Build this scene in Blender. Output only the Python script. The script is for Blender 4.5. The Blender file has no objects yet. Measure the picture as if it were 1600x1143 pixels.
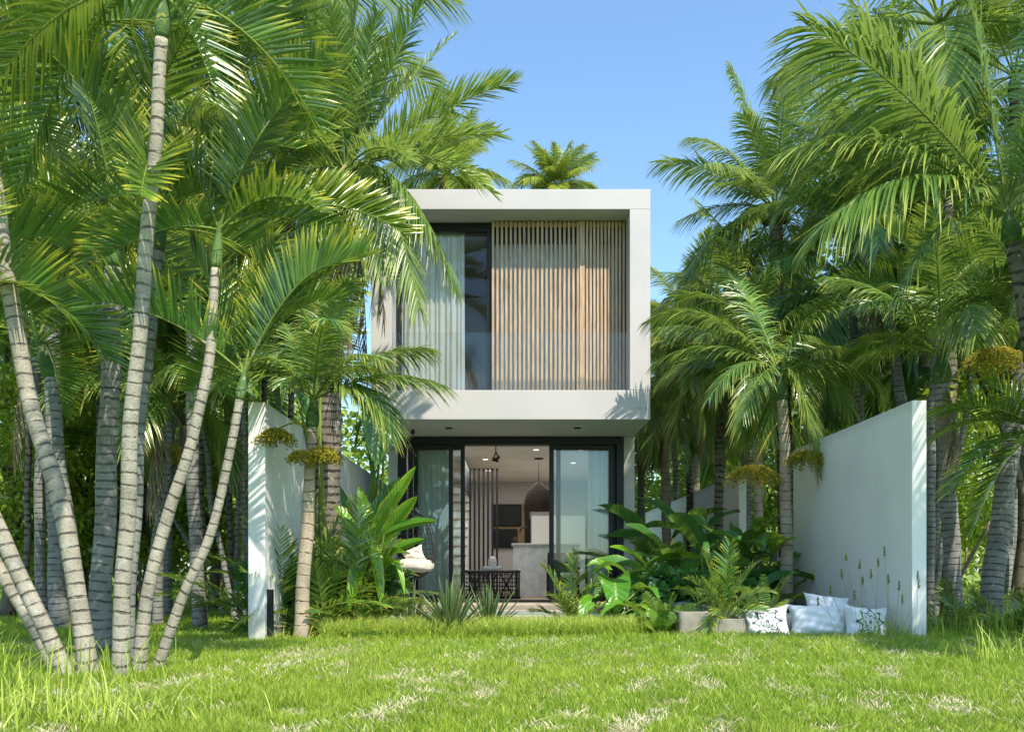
import bpy, math, random
import numpy as np
from math import radians as R, pi, sin, cos
from mathutils import Vector
SC = bpy.context.scene
COL = SC.collection
F, CX, HY, EZ = 1456.0, 800.0, 888.0, 0.52
GZ = -0.17
rng = np.random.default_rng(11)
UP = np.array([0., 0., 1.])

def gz(x, y):
    """height of the lawn"""
    x = np.asarray(x, float); y = np.asarray(y, float)
    h = GZ + 0.045*np.exp(-((x-2.3)/2.2)**2-((y-8.6)/1.1)**2)
    h = h + 0.012*np.sin(x*1.7+.4)*np.cos(y*1.3)*np.clip((y-3)/3, 0, 1)*np.clip((9.2-y)/2, 0, 1)
    return h

def P(px, py, Y):
    return np.array([(px-CX)/F*Y, Y, EZ+(HY-py)/F*Y])

def G(px, Y, dz=0.0):
    x = (px-CX)/F*Y
    return np.array([x, Y, float(gz(x, Y))+dz])

def nrm(a):
    return a/np.maximum(np.linalg.norm(a, axis=-1, keepdims=True), 1e-9)

# ------------------------------------------------------------ materials
class NT:
    def __init__(s, name):
        s.m = bpy.data.materials.new(name); s.m.use_nodes = True
        s.t = s.m.node_tree; s.t.nodes.clear()
        s.out = s.t.nodes.new('ShaderNodeOutputMaterial')
    def n(s, typ, **kw):
        nd = s.t.nodes.new('ShaderNode'+typ)
        ins = {}
        for k, v in kw.items():
            if k.startswith('i_'):
                ins[k[2:]] = v
            else:
                setattr(nd, k, v)
        for k, v in ins.items():
            key = int(k) if k.isdigit() else k.replace('_', ' ')
            s.put(nd.inputs[key], v)
        return nd
    def put(s, sock, v):
        if hasattr(v, 'is_output') or isinstance(v, bpy.types.NodeSocket):
            s.t.links.new(v, sock)
        else:
            if isinstance(v, (tuple, list)) and len(v) == 3 and sock.type == 'RGBA':
                v = (*v, 1)
            sock.default_value = v
    def attr(s, name='arq'):
        a = s.n('Attribute', attribute_name=name)
        x = s.n('SeparateXYZ', i_0=a.outputs['Vector'])
        return x.outputs[0], x.outputs[1], x.outputs[2]
    def math(s, op, a, b=0.0, c=0.0, clamp=False):
        nd = s.n('Math', operation=op, use_clamp=clamp)
        s.put(nd.inputs[0], a); s.put(nd.inputs[1], b); s.put(nd.inputs[2], c)
        return nd.outputs[0]
    def ramp(s, v, lo, hi):
        nd = s.n('MapRange', interpolation_type='SMOOTHSTEP')
        s.put(nd.inputs[0], v); s.put(nd.inputs[1], lo); s.put(nd.inputs[2], hi)
        return nd.outputs[0]
    def mix(s, f, a, b, mode='MIX'):
        nd = s.n('Mix', data_type='RGBA', blend_type=mode)
        s.put(nd.inputs[0], f); s.put(nd.inputs[6], a); s.put(nd.inputs[7], b)
        return nd.outputs[2]
    def obj(s):
        return s.n('TexCoord').outputs['Object']
    def noise(s, vec, scale, detail=3, rough=.55, dist=0):
        nd = s.n('TexNoise'); s.put(nd.inputs['Vector'], vec)
        nd.inputs['Scale'].default_value = scale; nd.inputs['Detail'].default_value = detail
        nd.inputs['Roughness'].default_value = rough; nd.inputs['Distortion'].default_value = dist
        return nd.outputs['Fac']
    def bump(s, h, strength=.3, dist=.01):
        nd = s.n('Bump'); s.put(nd.inputs['Height'], h)
        nd.inputs['Strength'].default_value = strength; nd.inputs['Distance'].default_value = dist
        return nd.outputs[0]
    def bsdf(s, col, rough=.5, spec=.5, metal=0, normal=None, **kw):
        b = s.n('BsdfPrincipled')
        s.put(b.inputs['Base Color'], col); s.put(b.inputs['Roughness'], rough)
        b.inputs['Specular IOR Level'].default_value = spec; b.inputs['Metallic'].default_value = metal
        if normal is not None: s.put(b.inputs['Normal'], normal)
        for k, v in kw.items(): s.put(b.inputs[k.replace('_', ' ')], v)
        return b.outputs[0]
    def fin(s, sh):
        s.t.links.new(sh, s.out.inputs[0]); return s.m

M = {}
def plain(name, col, rough=.6, spec=.5, metal=0, nscale=8, namt=.12, bump=.15, bd=.004, bscale=60):
    t = NT(name); o = t.obj()
    n = t.noise(o, nscale, 4)
    dark = tuple(c*(1-namt*2) for c in col)
    c = t.mix(t.ramp(n, .3, .7), dark, col)
    b = t.bump(t.noise(o, bscale, 4), bump, bd)
    M[name] = t.fin(t.bsdf(c, rough, spec, metal, b)); return M[name]

def leafmat(name, c1, c2, tip, tipamt=.6, tip0=.55, trans=.35, rough=.42, spec=.75, vein=0.0, patch=.25):
    t = NT(name); a, r, q = t.attr(); o = t.obj()
    c = t.mix(r, c1, c2)
    c = t.mix(t.math('MULTIPLY', q, patch), c, tip)
    nz = t.noise(o, 3.0, 2)
    c = t.mix(t.math('MULTIPLY', t.ramp(nz, .35, .75), .45), c, tuple(x*.55 for x in c1))
    f = t.math('MULTIPLY', t.math('MULTIPLY', t.ramp(t.math('ADD', a, t.math('MULTIPLY', r, .25)), tip0, 1.12), t.ramp(r, .15, .7)), tipamt)
    c = t.mix(f, c, tip)
    kw = {}
    nb = None
    if vein:
        # q carries distance along the blade here, a the distance from the midrib
        w = t.math('SINE', t.math('MULTIPLY', t.math('SUBTRACT', q, t.math('MULTIPLY', a, .10)), vein))
        nb = t.bump(w, .45, .004)
        mid = t.ramp(a, .07, .02)
        c = t.mix(t.math('MULTIPLY', mid, .6), c, tuple(min(1, x*2.2+.03) for x in c2))
    b = t.bsdf(c, rough, spec, 0, nb)
    tr = t.n('BsdfTranslucent'); t.put(tr.inputs[0], t.mix(.5, t.mix(.22, c, tip), (.30, .46, .06)))
    if nb is not None: t.put(tr.inputs['Normal'], nb)
    m = t.n('MixShader'); m.inputs[0].default_value = trans
    t.t.links.new(b, m.inputs[1]); t.t.links.new(tr.outputs[0], m.inputs[2])
    M[name] = t.fin(m.outputs[0]); return M[name]

def barkmat(name, base, dark, green, spacing, linew=.13, blotch=.5):
    t = NT(name); a, r, q = t.attr(); o = t.obj()
    n1 = t.noise(o, 14, 3); n2 = t.noise(o, 5, 3); n3 = t.noise(o, 70, 3)
    aa = t.math('ADD', a, t.math('ADD', t.math('MULTIPLY', n1, spacing*.35), t.math('MULTIPLY', t.noise(o, 1.2, 1), spacing*2.5)))
    ph = t.math('FRACT', t.math('DIVIDE', aa, spacing))
    d = t.math('ABSOLUTE', t.math('SUBTRACT', ph, .5))
    line = t.ramp(d, .5-linew, .5-linew*.35)
    line = t.math('MULTIPLY', line, t.ramp(t.noise(o, 13, 4), .30, .60))
    c = t.mix(t.ramp(n2, .35, .7), base, tuple(x*.66 for x in base))
    c = t.mix(t.math('MULTIPLY', t.ramp(n1, .55, .75), blotch), c, green)
    c = t.mix(t.math('MULTIPLY', t.ramp(n3, .52, .68), .5), c, dark)
    lich = t.ramp(t.noise(o, 7, 4, .6, .5), .60, .68)
    c = t.mix(t.math('MULTIPLY', lich, .45), c, (.50, .50, .44))
    c = t.mix(line, c, dark)
    h = t.math('ADD', t.math('MULTIPLY', line, -1.0), t.math('MULTIPLY', n3, .5))
    M[name] = t.fin(t.bsdf(c, .85, .25, 0, t.bump(h, .7, .012))); return M[name]

def glassmat(name, tint=(.93, .97, .96), refl=1.0, base=0.0):
    t = NT(name)
    fr = t.n('Fresnel'); fr.inputs[0].default_value = 1.5
    tr = t.n('BsdfTransparent'); t.put(tr.inputs[0], tint)
    gl = t.n('BsdfGlossy'); gl.inputs['Roughness'].default_value = 0.0
    n = t.noise(t.obj(), 1.3, 1)
    t.put(gl.inputs['Normal'], t.bump(n, .05, .02))
    m = t.n('MixShader')
    t.put(m.inputs[0], t.math('MULTIPLY_ADD', fr.outputs[0], refl, base, clamp=True))
    t.t.links.new(tr.outputs[0], m.inputs[1]); t.t.links.new(gl.outputs[0], m.inputs[2])
    M[name] = t.fin(m.outputs[0]); return M[name]

# ------------------------------------------------------------ mesh builder
class MB:
    def __init__(s):
        s.V = []; s.A = []; s.Q = []; s.T = []; s.QM = []; s.TM = []; s.n = 0
    def add(s, V, quads=None, tris=None, mat=0, a=0., r=0., q=0.):
        V = np.asarray(V, float).reshape(-1, 3); k = len(V)
        A = np.zeros((k, 3)); A[:, 0] = a; A[:, 1] = r; A[:, 2] = q
        s.V.append(V); s.A.append(A)
        if quads is not None and len(quads):
            Q = np.asarray(quads, int).reshape(-1, 4)+s.n; s.Q.append(Q); s.QM.append(np.full(len(Q), mat))
        if tris is not None and len(tris):
            T = np.asarray(tris, int).reshape(-1, 3)+s.n; s.T.append(T); s.TM.append(np.full(len(T), mat))
        s.n += k
    def box(s, x0, x1, y0, y1, z0, z1, mat=0):
        V = [(x, y, z) for z in (z0, z1) for y in (y0, y1) for x in (x0, x1)]
        s.add(V, [(0, 2, 3, 1), (4, 5, 7, 6), (0, 1, 5, 4), (2, 6, 7, 3), (0, 4, 6, 2), (1, 3, 7, 5)], mat=mat)
    def tube(s, pts, rad, sides=8, mat=0, cap=True, r=0., q=0., a0=0.):
        pts = np.asarray(pts, float); n = len(pts)
        rad = np.broadcast_to(np.asarray(rad, float), (n,))
        T = nrm(np.gradient(pts, axis=0))
        ref = np.array([1., 0, 0]) if abs(T[0][0]) < .8 else np.array([0, 1., 0])
        Us = []; u = nrm(ref-T[0]*np.dot(ref, T[0]))
        for t in T:
            u = nrm(u-t*np.dot(u, t)); Us.append(u)
        U = np.array(Us); W = np.cross(T, U)
        th = np.linspace(0, 2*pi, sides, endpoint=False)
        V = pts[:, None]+rad[:, None, None]*(np.cos(th)[None, :, None]*U[:, None]+np.sin(th)[None, :, None]*W[:, None])
        al = np.concatenate([[0], np.cumsum(np.linalg.norm(np.diff(pts, axis=0), axis=1))])+a0
        i = np.arange(n-1)[:, None]; j = np.arange(sides)[None, :]; k = (j+1) % sides
        Q = np.stack([i*sides+j, i*sides+k, (i+1)*sides+k, (i+1)*sides+j], -1).reshape(-1, 4)
        V = V.reshape(-1, 3); A = np.repeat(al, sides); tris = None
        if cap:
            V = np.vstack([V, pts[0], pts[-1]]); A = np.append(A, [al[0], al[-1]])
            b0 = len(V)-2; jj = np.arange(sides); kk = (jj+1) % sides
            tris = np.vstack([np.stack([np.full(sides, b0), kk, jj], -1),
                              np.stack([np.full(sides, b0+1), (n-1)*sides+jj, (n-1)*sides+kk], -1)])
        s.add(V, Q, tris, mat=mat, a=A, r=r, q=q)
    def grid(s, V, mat=0, a=0., r=0., q=0., closed=False):
        """V: (nu,nv,3)"""
        nu, nv = V.shape[:2]
        i = np.arange(nu-1)[:, None]; m = nv if closed else nv-1
        j = np.arange(m)[None, :]; k = (j+1) % nv
        Q = np.stack([i*nv+j, i*nv+k, (i+1)*nv+k, (i+1)*nv+j], -1).reshape(-1, 4)
        f = lambda x: np.asarray(x, float).reshape(-1) if np.ndim(x) else x
        s.add(V.reshape(-1, 3), Q, mat=mat, a=f(a), r=f(r), q=f(q))
    def build(s, name, mats, parent=None, loc=(0, 0, 0), smooth=True, bevel=0.0, sub=0):
        if not isinstance(mats, (list, tuple)): mats = [mats]
        me = bpy.data.meshes.new(name)
        V = np.vstack(s.V)
        L = np.array(loc, float) if parent is None else np.zeros(3)
        pr = parent
        while pr is not None: L = L+np.array(pr.location); pr = pr.parent
        V = V-L
        me.vertices.add(len(V)); me.vertices.foreach_set('co', V.astype(np.float32).ravel())
        parts = []; tot = []; mi = []
        if s.Q:
            Q = np.vstack(s.Q); parts.append(Q.ravel()); tot.append(np.full(len(Q), 4)); mi.append(np.concatenate(s.QM))
        if s.T:
            T = np.vstack(s.T); parts.append(T.ravel()); tot.append(np.full(len(T), 3)); mi.append(np.concatenate(s.TM))
        lp = np.concatenate(parts); tot = np.concatenate(tot); mi = np.concatenate(mi)
        me.loops.add(len(lp)); me.loops.foreach_set('vertex_index', lp.astype(np.int32))
        me.polygons.add(len(tot))
        st = np.concatenate([[0], np.cumsum(tot)[:-1]])
        me.polygons.foreach_set('loop_start', st.astype(np.int32))
        me.polygons.foreach_set('material_index', mi.astype(np.int32))
        me.polygons.foreach_set('use_smooth', np.full(len(tot), bool(smooth)))
        for m in mats: me.materials.append(M[m] if isinstance(m, str) else m)
        at = me.attributes.new('arq', 'FLOAT_VECTOR', 'POINT')
        at.data.foreach_set('vector', np.vstack(s.A).astype(np.float32).ravel())
        me.update(calc_edges=True); me.validate()
        o = bpy.data.objects.new(name, me); COL.objects.link(o)
        if parent is not None: o.parent = parent
        else: o.location = loc
        if bevel:
            b = o.modifiers.new('bevel', 'BEVEL'); b.width = bevel; b.segments = 2; b.limit_method = 'ANGLE'
        if sub:
            b = o.modifiers.new('sub', 'SUBSURF'); b.levels = sub; b.render_levels = sub
        return o

def tag(o, label=None, cat=None, group=None, kind=None):
    if label: o['label'] = label
    if cat: o['category'] = cat
    if group: o['group'] = group
    if kind: o['kind'] = kind
    return o

def thing(name, label, cat, loc, group=None):
    o = bpy.data.objects.new(name, None); COL.objects.link(o)
    o.location = [float(v) for v in loc]; o.empty_display_size = .1
    return tag(o, label, cat, group)

def boxes(name, mat, L, parent=None, bevel=.004, **kw):
    mb = MB()
    for b in L: mb.box(*b)
    return mb.build(name, mat, parent, smooth=False, bevel=bevel, **kw)

def smooth_path(pts, n):
    pts = np.asarray(pts, float)
    if len(pts) < 3:
        t = np.linspace(0, 1, n)[:, None]; return pts[0]*(1-t)+pts[-1]*t
    d = np.concatenate([[0], np.cumsum(np.linalg.norm(np.diff(pts, axis=0), axis=1))])
    ext = np.vstack([2*pts[0]-pts[1], pts, 2*pts[-1]-pts[-2]])
    out = []
    for t in np.linspace(0, d[-1], n):
        i = min(np.searchsorted(d, t, 'right')-1, len(pts)-2); u = (t-d[i])/(d[i+1]-d[i])
        p0, p1, p2, p3 = ext[i:i+4]
        out.append(.5*((2*p1)+(-p0+p2)*u+(2*p0-5*p1+4*p2-p3)*u*u+(-p0+3*p1-3*p2+p3)*u**3))
    return np.array(out)
# ------------------------------------------------------------ material set
leafmat('palm_leaf', (.024, .105, .028), (.15, .31, .036), (.66, .60, .05), .85, .62, .30, .29, .9, patch=.10)
leafmat('manila_leaf', (.032, .13, .038), (.19, .35, .055), (.62, .58, .12), .55, .68, .30, .29, .9, patch=.15)
leafmat('coconut_leaf', (.065, .17, .035), (.27, .41, .06), (.66, .60, .14), .35, .7, .38, .34, patch=.12)
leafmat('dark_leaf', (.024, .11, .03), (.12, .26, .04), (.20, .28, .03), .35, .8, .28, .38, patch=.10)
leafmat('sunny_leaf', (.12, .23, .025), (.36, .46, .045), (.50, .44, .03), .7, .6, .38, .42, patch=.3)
leafmat('dead_leaf', (.20, .15, .09), (.34, .27, .17), (.42, .36, .26), .4, .5, .2, .75, .2)
leafmat('tree_leaf', (.12, .25, .018), (.36, .46, .03), (.58, .56, .03), .15, .8, .35, .45, patch=.5)
leafmat('far_leaf', (.10, .22, .03), (.28, .40, .04), (.38, .42, .05), .1, .8, .3, .6, patch=.5)
leafmat('broad_leaf', (.028, .13, .035), (.085, .25, .045), (.30, .45, .02), .25, .9, .30, .30, .6, vein=110., patch=0)
leafmat('bright_broad_leaf', (.08, .26, .018), (.17, .40, .025), (.48, .55, .02), .45, .7, .38, .3, .6, vein=110., patch=0)
leafmat('agave_leaf', (.045, .10, .045), (.085, .15, .06), (.40, .38, .12), .6, .85, .12, .38, .6, patch=.1)
leafmat('grass_blade', (.145, .30, .016), (.31, .425, .035), (.58, .62, .09), .5, .6, .38, .5, .35, patch=.35)
leafmat('sedge_blade', (.30, .44, .03), (.50, .60, .09), (.62, .68, .18), .7, .5, .35, .5, .35, patch=.3)
leafmat('straw_blade', (.42, .36, .20), (.62, .56, .36), (.75, .70, .5), .5, .5, .2, .8, .2, patch=.5)
leafmat('flower_grain', (.30, .26, .02), (.50, .42, .04), (.62, .52, .06), .5, .5, .2, .6, .3, patch=.4)
leafmat('seed_grain', (.16, .15, .04), (.30, .30, .06), (.50, .48, .10), .5, .5, .2, .6, .3, patch=.4)
barkmat('pale_bark', (.40, .365, .29), (.11, .095, .08), (.22, .25, .17), .085, .13, .35)
barkmat('grey_bark', (.26, .255, .235), (.075, .075, .075), (.19, .23, .16), .075, .16, .35)
barkmat('coarse_bark', (.20, .175, .14), (.03, .027, .023), (.13, .15, .08), .10, .26, .4)
barkmat('garden_bark', (.46, .38, .28), (.10, .075, .05), (.30, .26, .17), .12, .07, .4)
barkmat('tree_bark', (.17, .14, .10), (.04, .032, .025), (.14, .15, .09), .3, .1, .6)
barkmat('shaft_green', (.09, .17, .05), (.05, .10, .03), (.36, .32, .08), .22, .04, .9)
barkmat('rachis', (.20, .27, .05), (.12, .18, .04), (.30, .32, .08), .5, .02, .3)

def plaster(name, col, cracks=.0, b=.25, drip=0.0):
    t = NT(name); o = t.obj()
    n = t.noise(o, 1.6, 5, .6); n2 = t.noise(o, 45, 5, .6)
    c = t.mix(t.ramp(n, .35, .75), col, tuple(x*.93 for x in col))
    mp = t.n('Mapping'); t.put(mp.inputs[0], o); mp.inputs['Scale'].default_value = (6, 6, .55)
    st = t.ramp(t.noise(mp.outputs[0], 3, 4, .6), .58, .80)
    c = t.mix(t.math('MULTIPLY', st, drip), c, tuple(x*.62 for x in col))
    if drip > .1:
        z = t.n('SeparateXYZ', i_0=o).outputs[2]
        low = t.math('MULTIPLY', t.ramp(t.math('ADD', z, t.math('MULTIPLY', t.noise(o, 4, 4), -.5)), -.05, -.42), .55)
        c = t.mix(low, c, (.30, .31, .22))
        top = t.math('MULTIPLY', t.ramp(t.math('SUBTRACT', z, t.math('MULTIPLY', st, .25)), 2.0, 2.14), .35)
        c = t.mix(top, c, (.42, .43, .38))
    h = t.math('ADD', t.math('MULTIPLY', n2, .4), t.math('MULTIPLY', t.noise(o, 9, 4, .6, .6), cracks))
    M[name] = t.fin(t.bsdf(c, .7, .3, 0, t.bump(h, b, .006)))
plaster('white_render', (.50, .478, .472), 0, .10, .05)
plaster('rough_render', (.74, .745, .73), 2.6, .55, .35)
plaster('wall_render', (.90, .865, .83), .4, .2, .16)
plaster('interior_paint', (.76, .80, .77), 0, .05)
plaster('soffit_paint', (.84, .84, .78), 0, .1, .05)
plain('dark_metal', (.007, .010, .013), .45, .35, 0, 8, .1, .05)
plain('black_rattan', (.012, .011, .011), .5, .4)
plain('chair_wire', (.05, .052, .055), .45, .5)
plain('cotton', (.66, .60, .51), .9, .1, 0, 10, .06, .5, .004, 220)
plain('white_fabric', (.80, .81, .83), .85, .15, 0, 6, .03, .4, .004, 180)
plain('stone_top', (.62, .62, .62), .35, .5, 0, 5, .12)
plain('planter_concrete', (.36, .33, .27), .85, .2, 0, 7, .15, .5, .006, 90)
plain('pebble_white', (.62, .62, .60), .7, .3, 0, 30, .2)
plain('paving', (.40, .35, .28), .75, .3, 0, 4, .12, .3)
plain('wicker_brown', (.035, .022, .012), .5, .4, 0, 40, .3, .5)
plain('gloss_black', (.005, .005, .005), .4, .25)
plain('ceramic_white', (.75, .75, .73), .3, .5)
plain('oven_panel', (.30, .20, .11), .6, .3)
plain('red_paint', (.35, .10, .07), .6)
plain('grey_plastic', (.45, .46, .47), .5)
plain('dead_wood', (.36, .28, .19), .85, .2, 0, 12, .25, .6)
t = NT('boulder'); o = t.obj(); n = t.noise(o, 5, 6, .65)
c = t.mix(t.ramp(n, .3, .7), (.22, .22, .21), (.42, .41, .38)); c = t.mix(t.ramp(t.noise(o, 2.3, 3), .55, .7), c, (.13, .17, .07))
M['boulder'] = t.fin(t.bsdf(c, .85, .3, 0, t.bump(n, .8, .03)))
def woodmat(name, c1, c2, axis=2, sc=9):
    t = NT(name); o = t.obj(); mp = t.n('Mapping'); t.put(mp.inputs[0], o)
    s = [sc*3, sc*3, sc*3]; s[axis] = sc*.18; mp.inputs['Scale'].default_value = s
    n = t.noise(mp.outputs[0], 2.2, 5, .6, .4)
    M[name] = t.fin(t.bsdf(t.mix(t.ramp(n, .3, .7), c1, c2), .55, .35, 0, t.bump(n, .3, .002)))
woodmat('slat_wood', (.36, .235, .14), (.56, .41, .27))
woodmat('panel_wood', (.28, .15, .065), (.42, .25, .12))
woodmat('floor_wood', (.38, .27, .17), (.50, .38, .26), 0)
# sheer curtain
t = NT('sheer'); b = t.bsdf((.88, .87, .85), .9, .1)
tl = t.n('BsdfTranslucent'); t.put(tl.inputs[0], (.80, .79, .76))
m1 = t.n('MixShader'); m1.inputs[0].default_value = .12; t.t.links.new(b, m1.inputs[1]); t.t.links.new(tl.outputs[0], m1.inputs[2])
M['sheer'] = t.fin(m1.outputs[0])
glassmat('door_glass', (.86, .92, .92), .75, .012)
glassmat('window_glass', (.95, .97, .97), .6, .0)
glassmat('rail_glass', (.97, .98, .97), .55, .0)
# pool water
t = NT('pool_water'); n = t.noise(t.obj(), 6, 3, .5)
M['pool_water'] = t.fin(t.bsdf((.02, .30, .28), .06, .6, 0, t.bump(n, .3, .02)))
# lawn soil: green thatch with patches of pale dry clippings
t = NT('lawn_soil'); o = t.obj()
n1 = t.noise(o, 1.5, 4, .6); n2 = t.noise(o, 30, 4, .65)
c = t.mix(t.ramp(n2, .35, .7), (.09, .17, .016), (.18, .30, .035))
c = t.mix(t.math('MULTIPLY', t.ramp(n1, .5, .68), .75), c, (.42, .36, .20))
M['lawn_soil'] = t.fin(t.bsdf(c, .95, .1, 0, t.bump(n2, .8, .03)))
t = NT('bed_soil'); o = t.obj(); n = t.noise(o, 12, 5, .65)
M['bed_soil'] = t.fin(t.bsdf(t.mix(t.ramp(n, .35, .7), (.035, .028, .018), (.09, .075, .04)), .95, .1, 0, t.bump(n, .8, .04)))
# patterned cushion: dark blue lace medallion printed on white cloth
t = NT('medallion_fabric')
a, r, q = t.attr()      # a = x on cloth, r = y on cloth (metres from the middle)
rad = t.math('SQRT', t.math('ADD', t.math('MULTIPLY', a, a), t.math('MULTIPLY', r, r)))
th = t.math('ARCTAN2', r, a)
p8 = t.math('COSINE', t.math('MULTIPLY', th, 8.0)); p16 = t.math('COSINE', t.math('MULTIPLY', th, 16.0))
def ring(r0, w, mod):
    rr = t.math('ADD', r0, t.math('MULTIPLY', mod, .016))
    return t.ramp(t.math('ABSOLUTE', t.math('SUBTRACT', rad, rr)), w, w*.6)
v = ring(.105, .011, p8)
v = t.math('MAXIMUM', v, ring(.075, .007, p16))
v = t.math('MAXIMUM', v, t.math('MULTIPLY', ring(.045, .012, p8), t.ramp(p16, -.2, .2)))
v = t.math('MAXIMUM', v, t.ramp(rad, .022, .018))
v = t.math('MAXIMUM', v, t.math('MULTIPLY', t.ramp(t.math('ABSOLUTE', t.math('SUBTRACT', rad, .135)), .018, .012), t.ramp(p8, .55, .7)))
lace = t.ramp(t.noise(t.obj(), 120, 2), .34, .46)
v = t.math('MULTIPLY', v, lace)
n = t.noise(t.obj(), 180, 3)
M['medallion_fabric'] = t.fin(t.bsdf(t.mix(v, (.80, .81, .83), (.035, .05, .10)), .85, .15, 0, t.bump(n, .4, .003)))
def emis(name, col, s):
    t = NT(name); e = t.n('Emission'); t.put(e.inputs[0], col); e.inputs[1].default_value = s
    M[name] = t.fin(e.outputs[0])
emis('lamp_glow', (1, .86, .65), 1.6)
plain('wicker_dark', (.035, .022, .012), .7, .2, 0, 60, .4, .8)
# ------------------------------------------------------------ camera, sky, sun
cam = bpy.data.cameras.new('camera'); co = bpy.data.objects.new('camera', cam); COL.objects.link(co)
co.location = (0, 0, EZ); co.rotation_euler = (R(90), 0, 0)
cam.sensor_width = 36; cam.lens = F/1600*36; cam.shift_y = (HY-571.5)/1600; cam.clip_end = 2000; cam.clip_start = .05
SC.camera = co
SUN = Vector((.60, -1.0, 1.66)).normalized()
w = bpy.data.worlds.new('World'); SC.world = w; w.use_nodes = True
nt = w.node_tree; nt.nodes.clear()
sk = nt.nodes.new('ShaderNodeTexSky'); sk.sky_type = 'NISHITA'; sk.sun_disc = False
sk.sun_elevation = math.asin(SUN.z); sk.sun_rotation = math.atan2(SUN.x, SUN.y)
sk.altitude = 0; sk.air_density = 1.0; sk.dust_density = .7; sk.ozone_density = 1.3
bg = nt.nodes.new('ShaderNodeBackground'); bg.inputs[1].default_value = .15
wo = nt.nodes.new('ShaderNodeOutputWorld')
mx = nt.nodes.new('ShaderNodeMix'); mx.data_type = 'RGBA'; mx.blend_type = 'MULTIPLY'; mx.inputs[0].default_value = 1; mx.inputs[7].default_value = (.75, .88, .92, 1)
nt.links.new(sk.outputs[0], mx.inputs[6]); nt.links.new(mx.outputs[2], bg.inputs[0]); nt.links.new(bg.outputs[0], wo.inputs[0])
sl = bpy.data.lights.new('sun', 'SUN'); sl.energy = 3.4; sl.angle = R(.5); sl.color = (1, .91, .77)
so = bpy.data.objects.new('sun', sl); COL.objects.link(so)
so.rotation_euler = SUN.to_track_quat('Z', 'Y').to_euler(); so.location = (6, -10, 16)
SC.view_settings.view_transform = 'Standard'; SC.view_settings.look = 'None'
SC.view_settings.exposure = 1.14; SC.view_settings.gamma = 1

# ------------------------------------------------------------ ground
def axis(lo, hi, a, b, step):
    return np.concatenate([-np.geomspace(-lo, -a+.01, 12) if lo < 0 else [], np.arange(a, b, step), np.geomspace(b, hi, 14)])
xs = np.concatenate([-np.geomspace(160, 9, 12), np.arange(-8.8, 8.8, .22), np.geomspace(9, 160, 12)])
ys = np.concatenate([-np.geomspace(120, 1, 10), np.arange(0, 12, .22), np.geomspace(12.2, 200, 18)])
X, Y = np.meshgrid(xs, ys); g = np.stack([X, Y, gz(X, Y)], -1)
mb = MB(); mb.grid(g); tag(mb.build('lawn', 'lawn_soil'), kind='structure')
mb = MB(); mb.box(-2.38, 3.85, 9.25, 13.74, GZ-.2, GZ+.02); tag(mb.build('garden_bed', 'bed_soil', smooth=False), kind='structure')
mb = MB(); mb.box(-1.2, 1.9, 11.7, 13.0, GZ-.1, -.09); tag(mb.build('pool', 'pool_water', smooth=False), kind='structure')
mb = MB(); mb.box(-1.3, 2.0, 11.45, 11.69, GZ-.1, -.06); mb.box(-1.32, 2.0, 13.01, 13.15, GZ-.1, -.062)
tag(mb.build('pool_edge', 'paving', smooth=False, bevel=.006), kind='structure')
mb = MB(); mb.box(-2.3, 3.2, 13.765, 14.6, GZ-.1, -.012)
tag(mb.build('terrace', 'paving', smooth=False, bevel=.008), kind='structure')

# ------------------------------------------------------------ villa
V = thing('villa', 'two storey white cube villa with an overhanging upper box and black framed glazing', 'house', (0, 14.67, 0))
# upper box: frame
boxes('upper_wall', 'white_render', [(-1.964, 1.93, 13.0, 21.5, 2.6, 3.01), (-1.964, 1.93, 13.0, 21.5, 5.53, 5.81),
      (-1.964, -1.68, 13.0, 21.5, 3.01, 5.53), (1.643, 1.93, 13.0, 21.5, 3.01, 5.53), (-1.68, 1.643, 21.2, 21.5, 3.01, 5.53)], V, .006)
boxes('room_partition', 'interior_paint', [(-1.679, 1.642, 17.2, 17.3, 3.011, 5.5)], V)
# lower storey
boxes('lower_wall', 'white_render', [(-1.945, -1.80, 14.67, 22.3, -.02, 2.598), (1.76, 1.93, 14.67, 22.3, -.02, 2.598), (-1.80, 1.76, 22.1, 22.3, -.02, 2.598)], V, .004)
boxes('interior_floor', 'floor_wood', [(-1.799, 1.759, 14.61, 22.09, -.15, 0)], V)
boxes('ceiling', 'soffit_paint', [(-1.799, 1.759, 14.9, 22.09, 2.585, 2.597)], V, 0)
# upper window
U = boxes('upper_window_frame', 'dark_metal', [(-1.679, -1.625, 13.50, 13.60, 3.011, 5.528), (-.365, -.28, 13.50, 13.60, 3.011, 5.528),
      (1.56, 1.642, 13.50, 13.60, 3.011, 5.528), (-1.62, -.37, 13.502, 13.598, 5.40, 5.527), (-.275, 1.555, 13.502, 13.598, 5.25, 5.527),
      (-1.62, -.37, 13.502, 13.598, 3.012, 3.05), (-.275, 1.555, 13.502, 13.598, 3.012, 3.05)], V, .003)
boxes('pane', 'window_glass', [(-1.618, -.372, 13.54, 13.55, 3.052, 5.398)], U, 0)
boxes('pane', 'window_glass', [(-.273, 1.553, 13.54, 13.55, 3.052, 5.248)], U, 0)
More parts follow.
